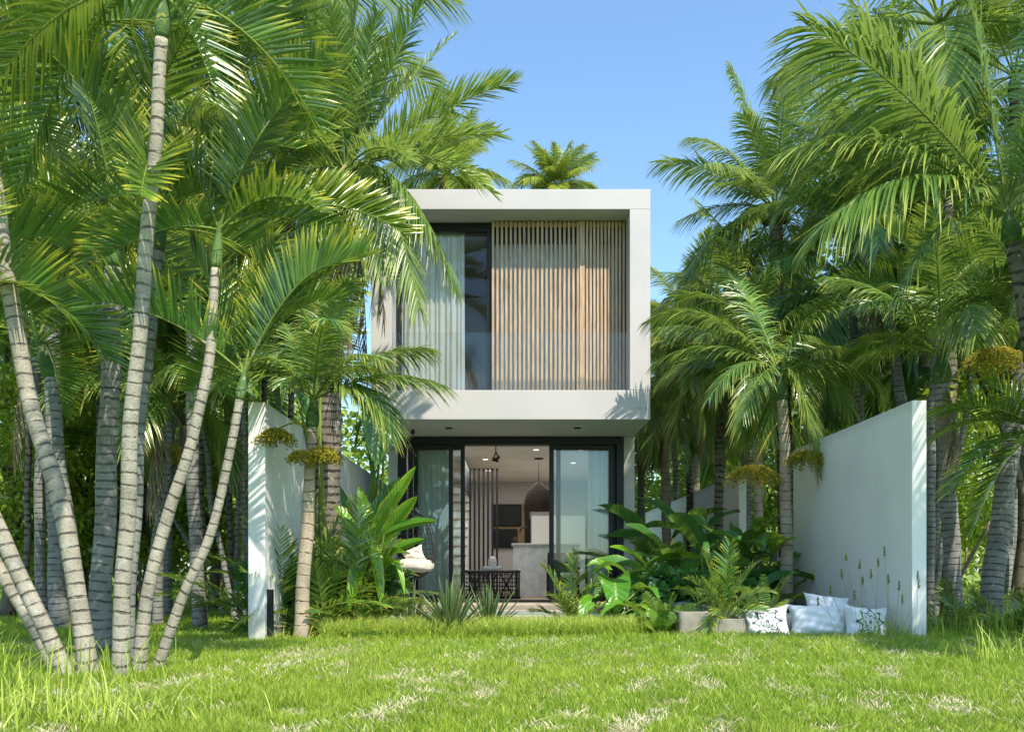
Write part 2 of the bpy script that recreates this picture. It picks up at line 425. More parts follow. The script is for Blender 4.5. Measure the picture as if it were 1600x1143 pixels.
# timber slat screens, two sliding panels
def slats(x0, x1, y, step):
    mb = MB(); n = int(round((x1-x0)/step))
    for i in range(n+1):
        x = x0+(x1-x0-.033)*i/n
        mb.box(x, x+.033, y, y+.03, 3.03, 5.52)
    s = mb.build('slat_screen', 'slat_wood', V, smooth=False, bevel=.002)
    boxes('screen_rail', 'slat_wood', [(x0, x1, y+.032, y+.05, 5.45, 5.51)], s, .002); boxes('screen_rail', 'slat_wood', [(x0, x1, y+.032, y+.05, 3.032, 3.08)], s, .002)
slats(-.290, .965, 13.42, .0665)
slats(1.065, 1.625, 13.42, .056)
boxes('screen_stile', 'slat_wood', [(.972, 1.045, 13.40, 13.45, 3.03, 5.52)], V, .003)
# glass balustrade
boxes('balustrade', 'rail_glass', [(-1.675, 1.638, 13.06, 13.072, 3.012, 3.83)], V, 0)
# recessed soffit spots
for px in (702, 902):
    c = P(px, 668, 13.76); x = c[0]
    th = np.linspace(0, 2*pi, 24, endpoint=False)
    mb = MB(); prof = [(.0, 2.585), (.05, 2.585), (.055, 2.588), (.055, 2.599)]
    g = np.array([[(x+rr*cos(a), 13.76+rr*sin(a), zz) for a in th] for rr, zz in prof]); mb.grid(g, closed=True)
    tag(mb.build('soffit_spotlight', 'gloss_black'), ('black spotlight in the soffit above the hanging chair side, left one' if px < 800 else 'black spotlight in the soffit above the right glass panel'), 'spotlight', 'spotlights in the soffit')
# expansion line on the upper box
boxes('groove', 'planter_concrete', [(1.66, 1.925, 12.9975, 13.001, 2.755, 2.759)], V, 0)
# sliding doors
FR = boxes('door_frame', 'dark_metal', [(-1.798, -1.66, 14.66, 14.86, 0.0, 2.47), (1.645, 1.758, 14.66, 14.86, 0, 2.47), (-1.798, 1.758, 14.655, 14.865, 2.471, 2.584), (-1.66, 1.645, 14.67, 14.85, .0, .03)], V, .004)
def panel(x0, x1, y, st=.07):
    f = boxes('door_panel', 'dark_metal', [(x0, x0+st, y, y+.04, .035, 2.468), (x1-st, x1, y, y+.04, .035, 2.468), (x0+st, x1-st, y+.002, y+.038, 2.40, 2.467), (x0+st, x1-st, y+.002, y+.038, .036, .10)], V, .003)
    boxes('pane', 'door_glass', [(x0+st-.001, x1-st+.001, y+.016, y+.024, .099, 2.401)], f, 0)
panel(-1.64, -.93, 14.69); panel(-1.56, -.745, 14.76)
panel(.585, 1.60, 14.69, .075); panel(.70, 1.64, 14.76, .07)
# stairs at the left of the room
st = [(-1.79, -.90, 17.2+.26*i, 17.2+.26*(i+1)-.002, .001, .19*(i+1)) for i in range(12)]
boxes('staircase', 'interior_paint', st, V, .006)
st = [(-1.79, -.885, 17.17+.26*i, 17.45+.26*i, .19*(i+1)+.001, .19*(i+1)+.03) for i in range(12)]
boxes('stair_tread', 'floor_wood', st, V, .004)
mb = MB()
for i in range(7):
    mb.box(-.865+.0925*i-.02, -.865+.0925*i+.022, 19.2, 19.24, .001, 2.584)
mb.build('stair_baluster', 'dark_metal', V, smooth=False, bevel=.002)
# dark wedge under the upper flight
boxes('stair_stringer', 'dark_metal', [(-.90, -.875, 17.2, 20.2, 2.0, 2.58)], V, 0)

def curtain(label, x0, x1, y, z0, z1, waves, amp=.03):
    n = waves*10; u = np.linspace(0, 1, n); x = x0+(x1-x0)*u
    zz = np.linspace(z1, z0, 9)
    ph = 2*pi*waves*u+.8*np.sin(u*13)
    rows = []
    amp = amp*1.15
    for k, z in enumerate(zz):
        a = amp*(1+.5*k/8*np.sin(u*9+1))
        rows.append(np.stack([x+.012*np.sin(ph*.5+k*.1), y+a*np.sin(ph+.06*k), np.full(n, z)], -1))
    mb = MB(); mb.grid(np.array(rows)); tag(mb.build('curtain', 'sheer'), label, 'curtain', 'white curtains behind the glass')
curtain('white sheer curtain drawn at the left of the upper window', -1.62, -.70, 13.66, 3.03, 5.5, 12, .022)
curtain('white curtain hanging behind the timber slat screens upstairs', -.27, 1.62, 13.70, 3.03, 5.3, 20, .02)
curtain('white curtain behind the left glass door next to the hanging chair', -1.52, -1.02, 14.98, .02, 2.5, 11)
curtain('white curtain at the right end of the glass doors', 1.22, 1.72, 14.98, .02, 2.5, 9)

# upper room: added brown panel standing in for a leafy reflection low in the pane
mb = MB()
mb.box(-.78, -.25, 14.3, 14.36, 3.012, 3.55); hb = mb.build('reflection_panel', 'panel_wood', smooth=False, bevel=.03)
tag(hb, 'added brown panel imitating a leafy reflection in the clear upper pane beside the curtain', 'reflection_panel')

# ------------------------------------------------------------ things in the room
kt = thing('kitchen_island', 'white kitchen island standing in the middle of the ground floor room', 'kitchen island', (.6, 17.6, 0))
boxes('counter_base', 'ceramic_white', [(.02, 1.25, 17.24, 18.0, .001, .95)], kt, .006)
boxes('worktop', 'stone_top', [(-.01, 1.28, 17.2, 18.03, .951, .99)], kt, .006)
mb = MB(); pts = [(.33, 17.6, .99), (.33, 17.6, 1.2), (.31, 17.6, 1.27), (.24, 17.6, 1.31), (.17, 17.6, 1.27), (.15, 17.6, 1.2)]
mb.tube(smooth_path(pts, 24), .014, 10); mb.build('faucet', 'gloss_black', kt)
# vase on island
def lathe(mb, cx, cy, prof, sides=24, mat=0):
    th = np.linspace(0, 2*pi, sides, endpoint=False)
    g = np.array([[(cx+r*cos(a), cy+r*sin(a), z) for a in th] for r, z in prof]); mb.grid(g, mat=mat, closed=True)
mb = MB(); lathe(mb, .06, 17.5, [(0, .992), (.05, .992), (.06, 1.03), (.04, 1.09), (.025, 1.11), (.03, 1.13), (0, 1.12)])
tag(mb.build('vase', 'wicker_brown'), 'small brown vase at the left end of the kitchen island', 'vase')
# wall ovens: two black rounded shapes on a brown panel
wp = thing('wall_panel', 'brown wall panel carrying two glossy black rounded screens behind the island', 'wall panel', (-.1, 21.9, 1.5))
boxes('panel', 'oven_panel', [(-.42, .42, 22.03, 22.09, 1.0, 2.05)], wp, .004)
boxes('screen', 'gloss_black', [(-.46, .22, 21.98, 22.028, 1.52, 2.04)], wp, .02)
boxes('screen', 'gloss_black', [(-.46, .13, 21.98, 22.028, 1.02, 1.46)], wp, .02)
boxes('side_strip', 'gloss_black', [(.30, .42, 21.99, 22.028, 1.0, 1.9)], wp, .01)
cb = boxes('cupboard', 'interior_paint', [(.45, 1.7, 21.6, 22.08, .001, 1.75)], None, .01)
tag(cb, 'tall plain cupboard against the rear wall right of the brown panel', 'cupboard')
# pendant lamp
pl = thing('pendant_lamp', 'brown woven dome pendant lamp hanging above the kitchen island', 'pendant lamp', (.50, 17.4, 2.58))
mb = MB(); prof = [(.03, 2.16), (.05, 2.12), (.12, 2.06), (.20, 1.96), (.25, 1.84), (.275, 1.72), (.28, 1.60)]
th = np.linspace(0, 2*pi, 40, endpoint=False)
pp = smooth_path([(r, 0, z) for r, z in prof], 26)
for i, a in enumerate(th):
    for s in (0, .35):
        mb.tube([( .5+p[0]*cos(a+s*k/12), 17.4+p[0]*sin(a+s*k/12), p[2]) for k, p in enumerate(pp)], .0035, 4, cap=False)
for p in pp[::2]:
    mb.tube([(.5+p[0]*cos(a), 17.4+p[0]*sin(a), p[2]) for a in np.append(th, th[0])], .004, 4, cap=False)
mb.build('lamp_shade', 'wicker_brown', pl)
mb = MB(); lathe(mb, .5, 17.4, [(p[0]*.97, p[2]-.004) for p in pp], 32); mb.build('lamp_lining', 'wicker_dark', pl)
mb = MB(); mb.tube([(.5, 17.4, 2.584), (.5, 17.4, 2.1)], .006, 6); mb.box(.42, .58, 17.35, 17.45, 2.56, 2.584); mb.build('cord', 'gloss_black', pl)
mb = MB(); lathe(mb, .5, 17.4, [(0, 1.99), (.03, 1.97), (.045, 1.92), (.03, 1.87), (0, 1.86)]); mb.build('bulb', 'lamp_glow', pl)
bl = bpy.data.lights.new('pendant_light', 'POINT'); bl.energy = 6; bl.color = (1, .82, .6); bl.shadow_soft_size = .05
bo = bpy.data.objects.new('pendant_light', bl); COL.objects.link(bo); bo.location = (0, 0, -.70); bo.parent = pl
# track light
tl = thing('ceiling_lamp', 'small black branching ceiling lamp just inside the open door', 'ceiling lamp', (-.27, 15.6, 2.58))
mb = MB(); mb.tube([(-.27, 15.6, 2.584), (-.27, 15.6, 2.46)], .01, 6)
for k in range(6):
    a = k*pi/3; c = np.array([-.27+.045*cos(a), 15.6+.045*sin(a), 2.38-.012*k])
    mb.tube([(-.27, 15.6, 2.48), c+(0, 0, .03)], .006, 5)
    lathe(mb, c[0], c[1], [(0, c[2]+.035), (.018, c[2]+.03), (.026, c[2]-.02), (0, c[2]-.022)], 10)
mb.build('lamp_arms', 'gloss_black', tl)
# ceiling downlights
for k, (x, y) in enumerate([(.42, 16.2), (-.5, 17.6), (-.5, 19.6), (1.2, 16.2), (1.2, 18.2)]):
    mb = MB(); lathe(mb, x, y, [(0, 2.581), (.045, 2.581), (.05, 2.584)], 16)
    tag(mb.build('downlight', 'lamp_glow'), ['downlight in the ceiling in front of the pendant lamp', 'downlight nearest the staircase', 'rear downlight near the balusters', 'downlight behind the right glass door, front one', 'downlight behind the right glass door, rear one'][k], 'downlight', 'round downlights in the ceiling')
al = bpy.data.lights.new('downlight_light', 'AREA'); al.shape = 'RECTANGLE'; al.size = 2.4; al.size_y = 5; al.energy = 46; al.color = (1, .97, .92)
ao = bpy.data.objects.new('downlight_light', al); COL.objects.link(ao); ao.location = (0, 18.2, 2.55)
# rattan coffee table
ct = thing('rattan_table', 'black rattan coffee table in the doorway with a white box on it', 'coffee table', (-.4, 16.3, 0))
cx0, cx1, cy0, cy1, h = -.86, .13, 15.95, 16.5, .50
def rrect(z, ins=0.0, rad=.12):
    x0, x1, y0, y1 = cx0+ins, cx1-ins, cy0+ins, cy1-ins; out = []
    for (ccx, ccy, a0) in ((x1-rad, y0+rad, -pi/2), (x1-rad, y1-rad, 0), (x0+rad, y1-rad, pi/2), (x0+rad, y0+rad, pi)):
        for k in range(6):
            a = a0+k*pi/10; out.append((ccx+rad*cos(a), ccy+rad*sin(a), z))
    return np.array(out+[out[0]])
mb = MB()
for z in (.03, h-.03): mb.tube(rrect(z), .022, 8, cap=False)
for z in np.linspace(.08, h-.08, 6): mb.tube(rrect(z), .006, 5, cap=False)
per = smooth_path(rrect(0), 74)
for p in per[:-1]: mb.tube([(p[0], p[1], .03), (p[0], p[1], h-.03)], .006, 5, cap=False)
for k in range(3):
    xa = cx0+.1+k*.27
    mb.tube([(xa, cy0-.012, .03), (xa+.25, cy0-.012, h-.03)], .014, 6); mb.tube([(xa+.25, cy0-.012, .03), (xa, cy0-.012, h-.03)], .014, 6)
mb.build('frame', 'black_rattan', ct)
boxes('table_top', 'gloss_black', [(cx0+.02, cx1-.02, cy0+.02, cy1-.02, h-.025, h)], ct, .01)
bx = boxes('tray', 'ceramic_white', [(-.50, -.18, 16.1, 16.35, .502, .56)], None, .01); tag(bx, 'white tray on top of the black rattan coffee table', 'tray')
mb = MB(); lathe(mb, -.34, 16.22, [(0, .562), (.065, .562), (.075, .60), (.07, .68), (.045, .72), (.02, .735), (0, .735)]); tag(mb.build('jar', 'ceramic_white'), 'round white jar standing on the white tray', 'jar')
# dining chair + table behind right glass
ch = thing('armchair', 'black armchair beside the kitchen island at the right of the doorway', 'armchair', (.75, 16.5, 0))
boxes('seat', 'dark_metal', [(.64, 1.16, 16.3, 16.8, .28, .36)], ch, .03)
boxes('cushion', 'white_fabric', [(.66, 1.14, 16.31, 16.78, .361, .45)], ch, .03)
boxes('backrest', 'dark_metal', [(.64, 1.16, 16.8, 16.86, .28, .82)], ch, .03)
boxes('arm', 'dark_metal', [(.61, .65, 16.28, 16.82, .5, .55)], ch, .012); boxes('arm', 'dark_metal', [(1.15, 1.19, 16.28, 16.82, .5, .55)], ch, .012)
for x in (.62, 1.15):
    for y in (16.29, 16.78): boxes('leg', 'dark_metal', [(x, x+.03, y, y+.03, .001, .5)], ch, .004)

# ------------------------------------------------------------ garden walls
def wall(name, label, mat, x0, x1, y0, y1, z):
    mb = MB(); mb.box(x0, x1, y0, y1, GZ-.2, z)
    o = mb.build(name, mat, None, (0, 0, 0), smooth=False, bevel=.008); tag(o, label, 'garden wall')
wall('garden_wall', 'rough white garden wall on the left with its narrow end facing the lawn', 'rough_render', -2.55, -2.385, 9.0, 20, 2.127)
wall('garden_wall', 'smooth pale grey garden wall on the right behind the white cushions', 'wall_render', 3.863, 4.005, 9.0, 12.8, 2.145)
wall('garden_wall', 'pale garden wall seen far back between the small palms right of the villa', 'wall_render', 3.87, 4.00, 15.9, 27, 2.142)
pst = boxes('low_post', 'dark_metal', [(-2.383, -2.33, 9.06, 9.12, GZ-.05, .32)], None, .004); tag(pst, 'short black metal post against the end of the left garden wall', 'post')
ub = thing('utility_box', 'small grey utility box on the wall behind the front right palm', 'utility box', (3.80, 13.2, .5))
boxes('casing', 'grey_plastic', [(3.70, 3.865, 13.0, 13.3, .62, .95)], ub, .008); boxes('vent', 'dark_metal', [(3.72, 3.84, 12.992, 12.999, .68, .8)], ub, 0)

# ------------------------------------------------------------ hanging egg chair
hc = thing('hanging_chair', 'wire egg chair hanging on a chain under the soffit at the left', 'hanging chair', (-1.5, 13.95, 2.6))
C0 = P(645, 852, 13.95); cx, cy, cz = C0
rx, ry, rz = .36, .34, .50
mb = MB()
def eg(u, v):      # u: angle round vertical, v: polar 0 top .. pi bottom
    k = 1-.12*cos(v)
    return (cx+rx*k*sin(v)*cos(u), cy+ry*k*sin(v)*sin(u), cz+rz*cos(v))
us = np.linspace(R(-25), R(205), 22)
for u in us: mb.tube([eg(u, v) for v in np.linspace(.02, pi*.98, 22)], .004, 5, cap=False)
for v in np.linspace(.25, pi*.93, 18): mb.tube([eg(u, v) for u in np.linspace(us[0], us[-1], 26)], .004, 5, cap=False)
lo = [eg(u, v) for v in (pi*.66, pi*.74, pi*.82, pi*.9) for u in [0]]
for v in (pi*.62, pi*.70, pi*.78, pi*.86, pi*.94): mb.tube([eg(u, v) for u in np.linspace(0, 2*pi, 30)], .005, 5, cap=False)
for u in (us[0], us[-1]): mb.tube([eg(u, v) for v in np.linspace(.02, pi*.98, 24)], .012, 8, cap=False)
mb.build('basket', 'chair_wire', hc)
mb = MB(); top = np.array(eg(0, 0)); mb.tube([top, (cx, cy, 2.56)], .006, 6)
for z in np.arange(top[2], 2.56, .06): mb.tube([(cx-.012, cy, z), (cx, cy, z+.03), (cx+.012, cy, z), (cx, cy, z-.03), (cx-.012, cy, z)], .005, 5, cap=False)
mb.tube([(cx, cy, 2.54), (cx, cy, 2.599)], .03, 12); mb.build('chain', 'dark_metal', hc)
def blob(mb, c, r, e1=.6, e2=.6, nu=20, nv=26, noise=.0, rot=None, mat=0, k=9.):
    """rounded super-ellipsoid"""
    u = np.linspace(-pi/2, pi/2, nu)[:, None]; v = np.linspace(-pi, pi, nv, endpoint=False)[None]
    f = lambda w, m: np.sign(w)*np.abs(w)**m
    X = f(np.cos(u), e1)*f(np.cos(v), e2); Y = f(np.cos(u), e1)*f(np.sin(v), e2); Z = f(np.sin(u), e1)+0*v
    D = np.stack([X, Y, Z], -1)
    if noise: D = D*(1+noise*(np.sin(X*k+Z*4)*np.cos(Y*k*.8+1)+.5*np.sin(Y*k*2+X*3)*np.cos(Z*k*1.7)))[..., None]
    D = D*np.array(r)
    if rot is not None: D = D @ np.array(rot).T
    mb.grid(D+np.array(c), closed=True, mat=mat)
def rotm(ax, an):
    from mathutils import Matrix
    return np.array(Matrix.Rotation(an, 3, ax))
mb = MB(); blob(mb, (cx+.02, cy-.06, cz-.30), (.30, .30, .10), .7, .8, noise=.05, k=14); sc = mb.build('seat_cushion', 'cotton', None); tag(sc, 'cream tufted seat cushion in the hanging egg chair', 'cushion')
EGG = (cx, cy, cz)
# ------------------------------------------------------------ leaves and fronds
def bez(p0, p1, p2, s):
    s = np.asarray(s)[..., None]
    return (1-s)**2*p0+2*s*(1-s)*p1+s*s*p2, nrm(2*(1-s)*(p1-p0)+2*s*(p2-p1))

def frond(mb, p0, p1, p2, n=40, L=.5, W=.03, v=40, g=.3, f0=30, f1=62, roll=0., s0=.14, rr=.012, mat=0, rmat=1, q=None, jit=.06, fold=True, plum=0.):
    p0, p1, p2 = map(lambda a: np.asarray(a, float), (p0, p1, p2))
    q = rng.random() if q is None else q
    ss = np.linspace(0, 1, 14); pc, _ = bez(p0, p1, p2, ss)
    mb.tube(pc, rr*(1-.86*ss), 5, mat=rmat, cap=False, r=q, q=q)
    s = s0+(1-s0)*(np.arange(n)+.5)/n
    s = np.concatenate([s, s+.3/n]); s = np.clip(s+rng.normal(0, .15/n, 2*n), s0, 1)
    side = np.concatenate([np.ones(n), -np.ones(n)])
    p, T = bez(p0, p1, p2, s)
    ref = p2-p0; hor = np.array([ref[1], -ref[0], 0.])
    if np.linalg.norm(hor) < .15*np.linalg.norm(ref): a = rng.random()*6.28; hor = np.array([cos(a), sin(a), 0])
    S = nrm(hor[None]-T*np.sum(T*hor, 1)[:, None]); N = np.cross(S, T)
    N = N*np.where(N[:, 2:3].mean() < 0, -1, 1) if N[:, 2].mean() < 0 else N
    if roll:
        ca, sa = cos(roll), sin(roll); S, N = S*ca+N*sa, N*ca-S*sa
    f = np.radians(f0+(f1-f0)*s**1.5)+rng.normal(0, jit, 2*n)
    vv = np.radians(v)*(1-.2*s)+rng.normal(0, jit*1.4+plum, 2*n)
    d = ((S*side[:, None])*np.cos(vv)[:, None]+N*np.sin(vv)[:, None])*np.cos(f)[:, None]+T*np.sin(f)[:, None]
    prof = np.clip(np.sin(pi*np.clip(.12+.80*(s-s0)/(1-s0), 0, 1)), 0, 1)**.6
    l = L*prof*(1+rng.normal(0, .06, 2*n))
    w = T-np.sum(T*d, 1)[:, None]*d+N*rng.normal(0, .15, 2*n)[:, None]; w = nrm(w)
    nn = nrm(np.cross(d, w)); nn = nn*np.sign(nn[:, 2:3]+1e-6)
    u = np.array([0, .22, .5, .78, 1.]); wu = np.array([.45, 1, .95, .6, .03])
    gg = g*(1+rng.normal(0, .25, 2*n))
    C = p[:, None]+l[:, None, None]*(d[:, None]*u[None, :, None]-UP*(gg[:, None]*u[None]**2)[..., None])
    # keep the blade from stretching as it droops
    wv = w[:, None]*(W*.5*(.6+.4*prof))[:, None, None]*wu[None, :, None]
    r = rng.random(2*n)
    if fold:
        mid = C-nn[:, None]*(W*.22)*wu[None, :, None]
        Vv = np.stack([C-wv, mid, C+wv], 2)    # (m,5,3,3)
        m = 2*n; k = 15
        base = (np.arange(m)*k)[:, None]
        loc = np.array([[i*3+j, i*3+j+1, (i+1)*3+j+1, (i+1)*3+j] for i in range(4) for j in range(2)])
    else:
        Vv = np.stack([C-wv, C+wv], 2); m = 2*n; k = 10
        base = (np.arange(m)*k)[:, None]
        loc = np.array([[i*2, i*2+1, i*2+3, i*2+2] for i in range(4)])
    Qd = (base[:, :, None]+loc[None]).reshape(-1, 4)
    a = np.broadcast_to(u[None, :, None], (m, 5, Vv.shape[2])).reshape(-1)
    mb.add(Vv.reshape(-1, 3), Qd, mat=mat, a=a, r=np.repeat(r, k), q=q)

KIND = {
 # L rachis length, leaflet length, width, V angle, gravity, count
 'areca':   dict(L=1.9, l=.47, W=.026, v=52, g=.06, f0=22, f1=48, n=64, el=(82, 12), bend=(40, 75), N=8, rr=.013, fmat='palm_leaf'),
 'manila':  dict(L=1.5, l=.42, W=.021, v=12, g=.55, n=76, el=(80, 5), bend=(50, 95), N=13, rr=.012, fmat='manila_leaf'),
 'coco':    dict(L=2.3, l=.62, W=.026, v=5, g=.5, n=88, el=(85, -20), bend=(30, 70), N=20, rr=.018, fmat='coconut_leaf'),
 'date':    dict(L=2.6, l=.50, W=.026, v=30, g=.12, n=96, el=(85, -15), bend=(15, 55), N=18, rr=.018, fmat='coconut_leaf', plum=.25),
 'small':   dict(L=.9, l=.26, W=.020, v=30, g=.25, n=22, el=(80, 10), bend=(30, 70), N=12, rr=.006, fmat='palm_leaf'),
}
def crown(mb, c, kind, N=None, L=None, tips=(), azr=None, n=None, el=None, seed=None, fold=True, lk=1.0):
    K = KIND[kind]; c = np.asarray(c, float); L = L or K['L']; N = K['N'] if N is None else N
    lsc = (L/K['L'])**.6*lk
    kw = dict(f0=K.get('f0', 30), f1=K.get('f1', 62), n=n or K['n'], L=K['l']*lsc, W=K['W']*lsc**.5, rr=K['rr']*lsc, fold=fold, plum=K.get('plum', 0))
    e0, e1 = el or K['el']
    off = rng.random()*6.28
    for i in range(N):
        t = (i+.5)/N
        az = off+i*2.39996 if azr is None else R(azr[0]+(azr[1]-azr[0])*((i*.618) % 1))
        e = R(e0+(e1-e0)*t+rng.normal(0, 6)); b = R(K['bend'][0]+(K['bend'][1]-K['bend'][0])*t+rng.normal(0, 8))
        LL = L*(.75+.25*min(1, t*2.5+.3))*(1+rng.normal(0, .06))
        h = np.array([cos(az), sin(az), 0])
        p1 = c+(h*cos(e)+UP*sin(e))*LL*.55
        p2 = p1+(h*cos(e-b)+UP*sin(e-b))*LL*.5
        frond(mb, c, p1, p2, v=K['v']+rng.normal(0, 6), g=K['g']*(1+rng.normal(0, .2)), roll=rng.normal(0, .35), **kw)
    for tp in tips:
        px, py, dY, arch = tp[:4]; opt = tp[4] if len(tp) > 4 else {}
        p2 = P(px, py, c[1]+dY); D = p2-c; dl = np.linalg.norm(D)
        p1 = c+D*opt.get('m', .5)+UP*arch*dl
        k2 = dict(kw); ls = (dl/K['L'])**.6*lk
        k2['L'] = K['l']*ls*opt.get('l', 1); k2['W'] = K['W']*max(ls, .5)**.5*opt.get('w', 1); k2['n'] = opt.get('n', int(kw['n']*min(1.25, max(.6, dl/L))))
        frond(mb, c, p1, p2, v=opt.get('v', K['v']), g=opt.get('g', K['g']), roll=opt.get('roll', rng.normal(0, .15)), q=opt.get('q'), **k2)

def trunk(mb, pts, r0, r1, sp=.08, flare=.0, sides=14, bulge=.035):
    L = np.sum(np.linalg.norm(np.diff(np.asarray(pts), axis=0), axis=1))
    n = int(min(240, max(16, L/sp*3)))
    p = smooth_path(pts, n); t = np.linspace(0, 1, n)
    rad = r0+(r1-r0)*t; rad = rad*(1+flare*np.exp(-t*L/.25))
    al = t*L
    rad = rad*(1+bulge*(np.abs((al/sp) % 1-.5)*2)**6+.02*np.sin(al*5+rng.random()*6))
    p = p+np.stack([.006*np.sin(al*6+1), .006*np.cos(al*5), 0*al], 1)
    mb.tube(p, rad, sides, r=rng.random(), q=rng.random())
    return p

def flower(mb, c, r, droop=.5, n=90, az=None, sz=.008):
    """spray of grain-covered branchlets"""
    c = np.asarray(c, float)
    for i in range(n):
        a = rng.random()*2*pi; e = rng.uniform(-.9, .6)
        d = np.array([cos(a)*cos(e), sin(a)*cos(e)*.8, sin(e)*.35]); l = r*rng.uniform(.5, 1.0)
        s = np.linspace(0, 1, 7)
        p = c+d*l*s[:, None]-UP*(droop*l*s**2)[:, None]
        mb.tube(p, .0025*(1-.4*s), 3, mat=0, cap=False, r=.2, q=.5)
        for k in range(2, 7):
            for m in range(3):
                cc = p[k]+rng.normal(0, sz*1.3, 3); z = sz*rng.uniform(.7, 1.2)
                o = np.array([(z, 0, 0), (-z, 0, 0), (0, z, 0), (0, -z, 0), (0, 0, z*1.2), (0, 0, -z*1.2)])+cc
                mb.add(o, tris=[(0, 2, 4), (2, 1, 4), (1, 3, 4), (3, 0, 4), (2, 0, 5), (1, 2, 5), (3, 1, 5), (0, 3, 5)], mat=0, a=rng.random()*.6, r=rng.random(), q=rng.random())

def palm(label, pts, r0, r1, kind='areca', bark='pale_bark', N=None, L=None, tips=(), shaft=.35, name=None, group=None, flowers=(), dead=(), fold=True,
         leaf=None, azr=None, n=None, el=None, sp=.08, flare=.15, bulge=.035, cr=True, lk=1.0, cat='palm tree', nuts=0):
    """pts: (px, py, Y) from the ground up; the first one is snapped to the lawn"""
    W = [P(*p) if len(p) == 3 and not isinstance(p, np.ndarray) else np.array(p) for p in pts]
    if W[0][2] < GZ+1.2: W[0][2] = float(gz(W[0][0], W[0][1]))-.06
    W = np.array(W)
    base = W[0].copy(); base[2] += .06
    root = thing(name or {'areca': 'areca_palm', 'manila': 'manila_palm', 'coco': 'coconut_palm', 'date': 'date_palm', 'small': 'young_palm'}[kind], label, cat, base, group)
    mb = MB(); pp = trunk(mb, W, r0, r1, sp, flare, bulge=bulge); mb.build('trunk', bark, root)
    top = pp[-1]; T = nrm(pp[-1]-pp[-4])
    c = top
    if shaft:
        mb = MB(); s = np.linspace(0, 1, 12)
        p = top+T*shaft*s[:, None]; rad = r1*(1.0+.55*np.sin(pi*np.clip(s*1.25, 0, 1))*(1-s))*(1-.6*s**2)
        mb.tube(p, rad, 12, r=.5, q=.5)
        mb.build('crownshaft', 'shaft_green' if kind != 'date' else bark, root); c = top+T*shaft*.8
    if cr:
        mb = MB(); crown(mb, c, kind, N, L, tips, azr, n, el, fold=fold, lk=lk)
        mb.build('crown', [leaf or KIND[kind]['fmat'], 'rachis'], root)
    for f in flowers:
        px, py, dY, rad = f[:4]
        cc = P(px, py, top[1]+dY); mb = MB()
        st_ = pp[-1] if len(f) < 5 else pp[max(0, len(pp)-1-int(f[4]))]
        flower(mb, cc, rad, n=int(60+rad*300)); mb.tube(smooth_path([st_, (st_+cc)/2+(0, 0, .06), cc], 8), .009, 6)
        mb.build('flower_cluster', 'flower_grain', root)
    if not dead and kind != 'small' and N and N > 8 and rng.random() < .55:
        a = rng.random()*6.28; pz = F/top[1]; X0 = CX+top[0]*pz; Y0 = HY-(top[2]-EZ)*pz
        dead = [(X0+cos(a)*.35*pz, Y0+rng.uniform(.8, 1.3)*pz, -.25)]
    for dpt in dead:
        mb = MB(); px, py, dY = dpt[:3]; p2 = P(px, py, top[1]+dY); D = p2-top
        K = KIND[kind]
        frond(mb, top, top+np.array([D[0]*.9, D[1]*.9, D[2]*.15]), p2, n=36, L=.32, W=.02, v=-50, g=.9, roll=0, rr=.013, f0=50, f1=75, jit=.2)
        mb.build('dead_frond', ['dead_leaf', 'dead_leaf'], root)
    if nuts:
        mb = MB()
        for k in range(nuts):
            a = k*2.4; cc = top+np.array([cos(a)*.18, sin(a)*.18, -.08-.05*(k % 3)]); blob(mb, cc, (.085, .085, .10), 1, 1, 10, 12)
        mb.build('coconut_bunch', 'wicker_brown', root)
    return root

def blade_leaf(mb, p0, p1, p2, w, heart=0., cup=.25, wave=0., nu=14, nv=8, prof='ellipse', roll=0., mat=0, curl=0., tear=0):
    p0, p1, p2 = [np.asarray(x, float) for x in (p0, p1, p2)]
    s = np.linspace(0, 1, nu); p, T = bez(p0, p1, p2, s)
    ref = p2-p0; hor = np.array([ref[1], -ref[0], 0.])
    if np.linalg.norm(hor) < .12*np.linalg.norm(ref): hor = np.array([1., 0, 0]) if roll == 0 else np.array([cos(roll), sin(roll), 0])
    S = nrm(hor[None]-T*np.sum(T*hor, 1)[:, None]); N = np.cross(S, T)
    if N[:, 2].mean() < 0: N = -N
    if roll: ca, sa = cos(roll), sin(roll); S, N = S*ca+N*sa, N*ca-S*sa
    if prof == 'ellipse': ws = w*np.sin(pi*np.clip(.04+.96*s, 0, 1))**.7
    elif prof == 'heart': ws = w*np.clip((1-s)**.75*(.75+1.1*s)*1.0, 0, None)
    elif prof == 'blade': ws = w*(np.sin(pi*(.3+.7*s))**.8)
    else: ws = w*(1-s)**.8
    ws = ws*(1+0*s); ws[-1] = .002
    v = np.linspace(-1, 1, 2*nv+1); av = np.abs(v)
    ph = rng.random()*6
    lat = S[:, None]*(v[None]*ws[:, None])[..., None]*cos(cup)
    up = N[:, None]*(av[None]**1.3*ws[:, None]*sin(cup)+wave*w*np.sin(s[:, None]*17+ph+v[None]*2)*av[None]**1.5*np.sin(pi*s)[:, None]-curl*w*(av[None]**3))[..., None]
    back = -T[:, None]*(heart*w*av[None]**1.6*np.clip(1-s[:, None]*1.4, 0, 1)**1.3)[..., None]
    V = p[:, None]+lat+up+back
    arc = s*np.linalg.norm(p2-p0)
    qq = arc[:, None]-.0*av[None]; qq = np.broadcast_to(qq, V.shape[:2])
    mb.grid(V, mat=mat, a=np.broadcast_to(av[None], V.shape[:2]), r=rng.random(), q=qq)
    # midrib
    mb.tube(p[:-1]-N[:-1]*.003, w*.045*(1-.8*s[:-1])+.001, 5, mat=1, cap=False, r=.5, q=.5)

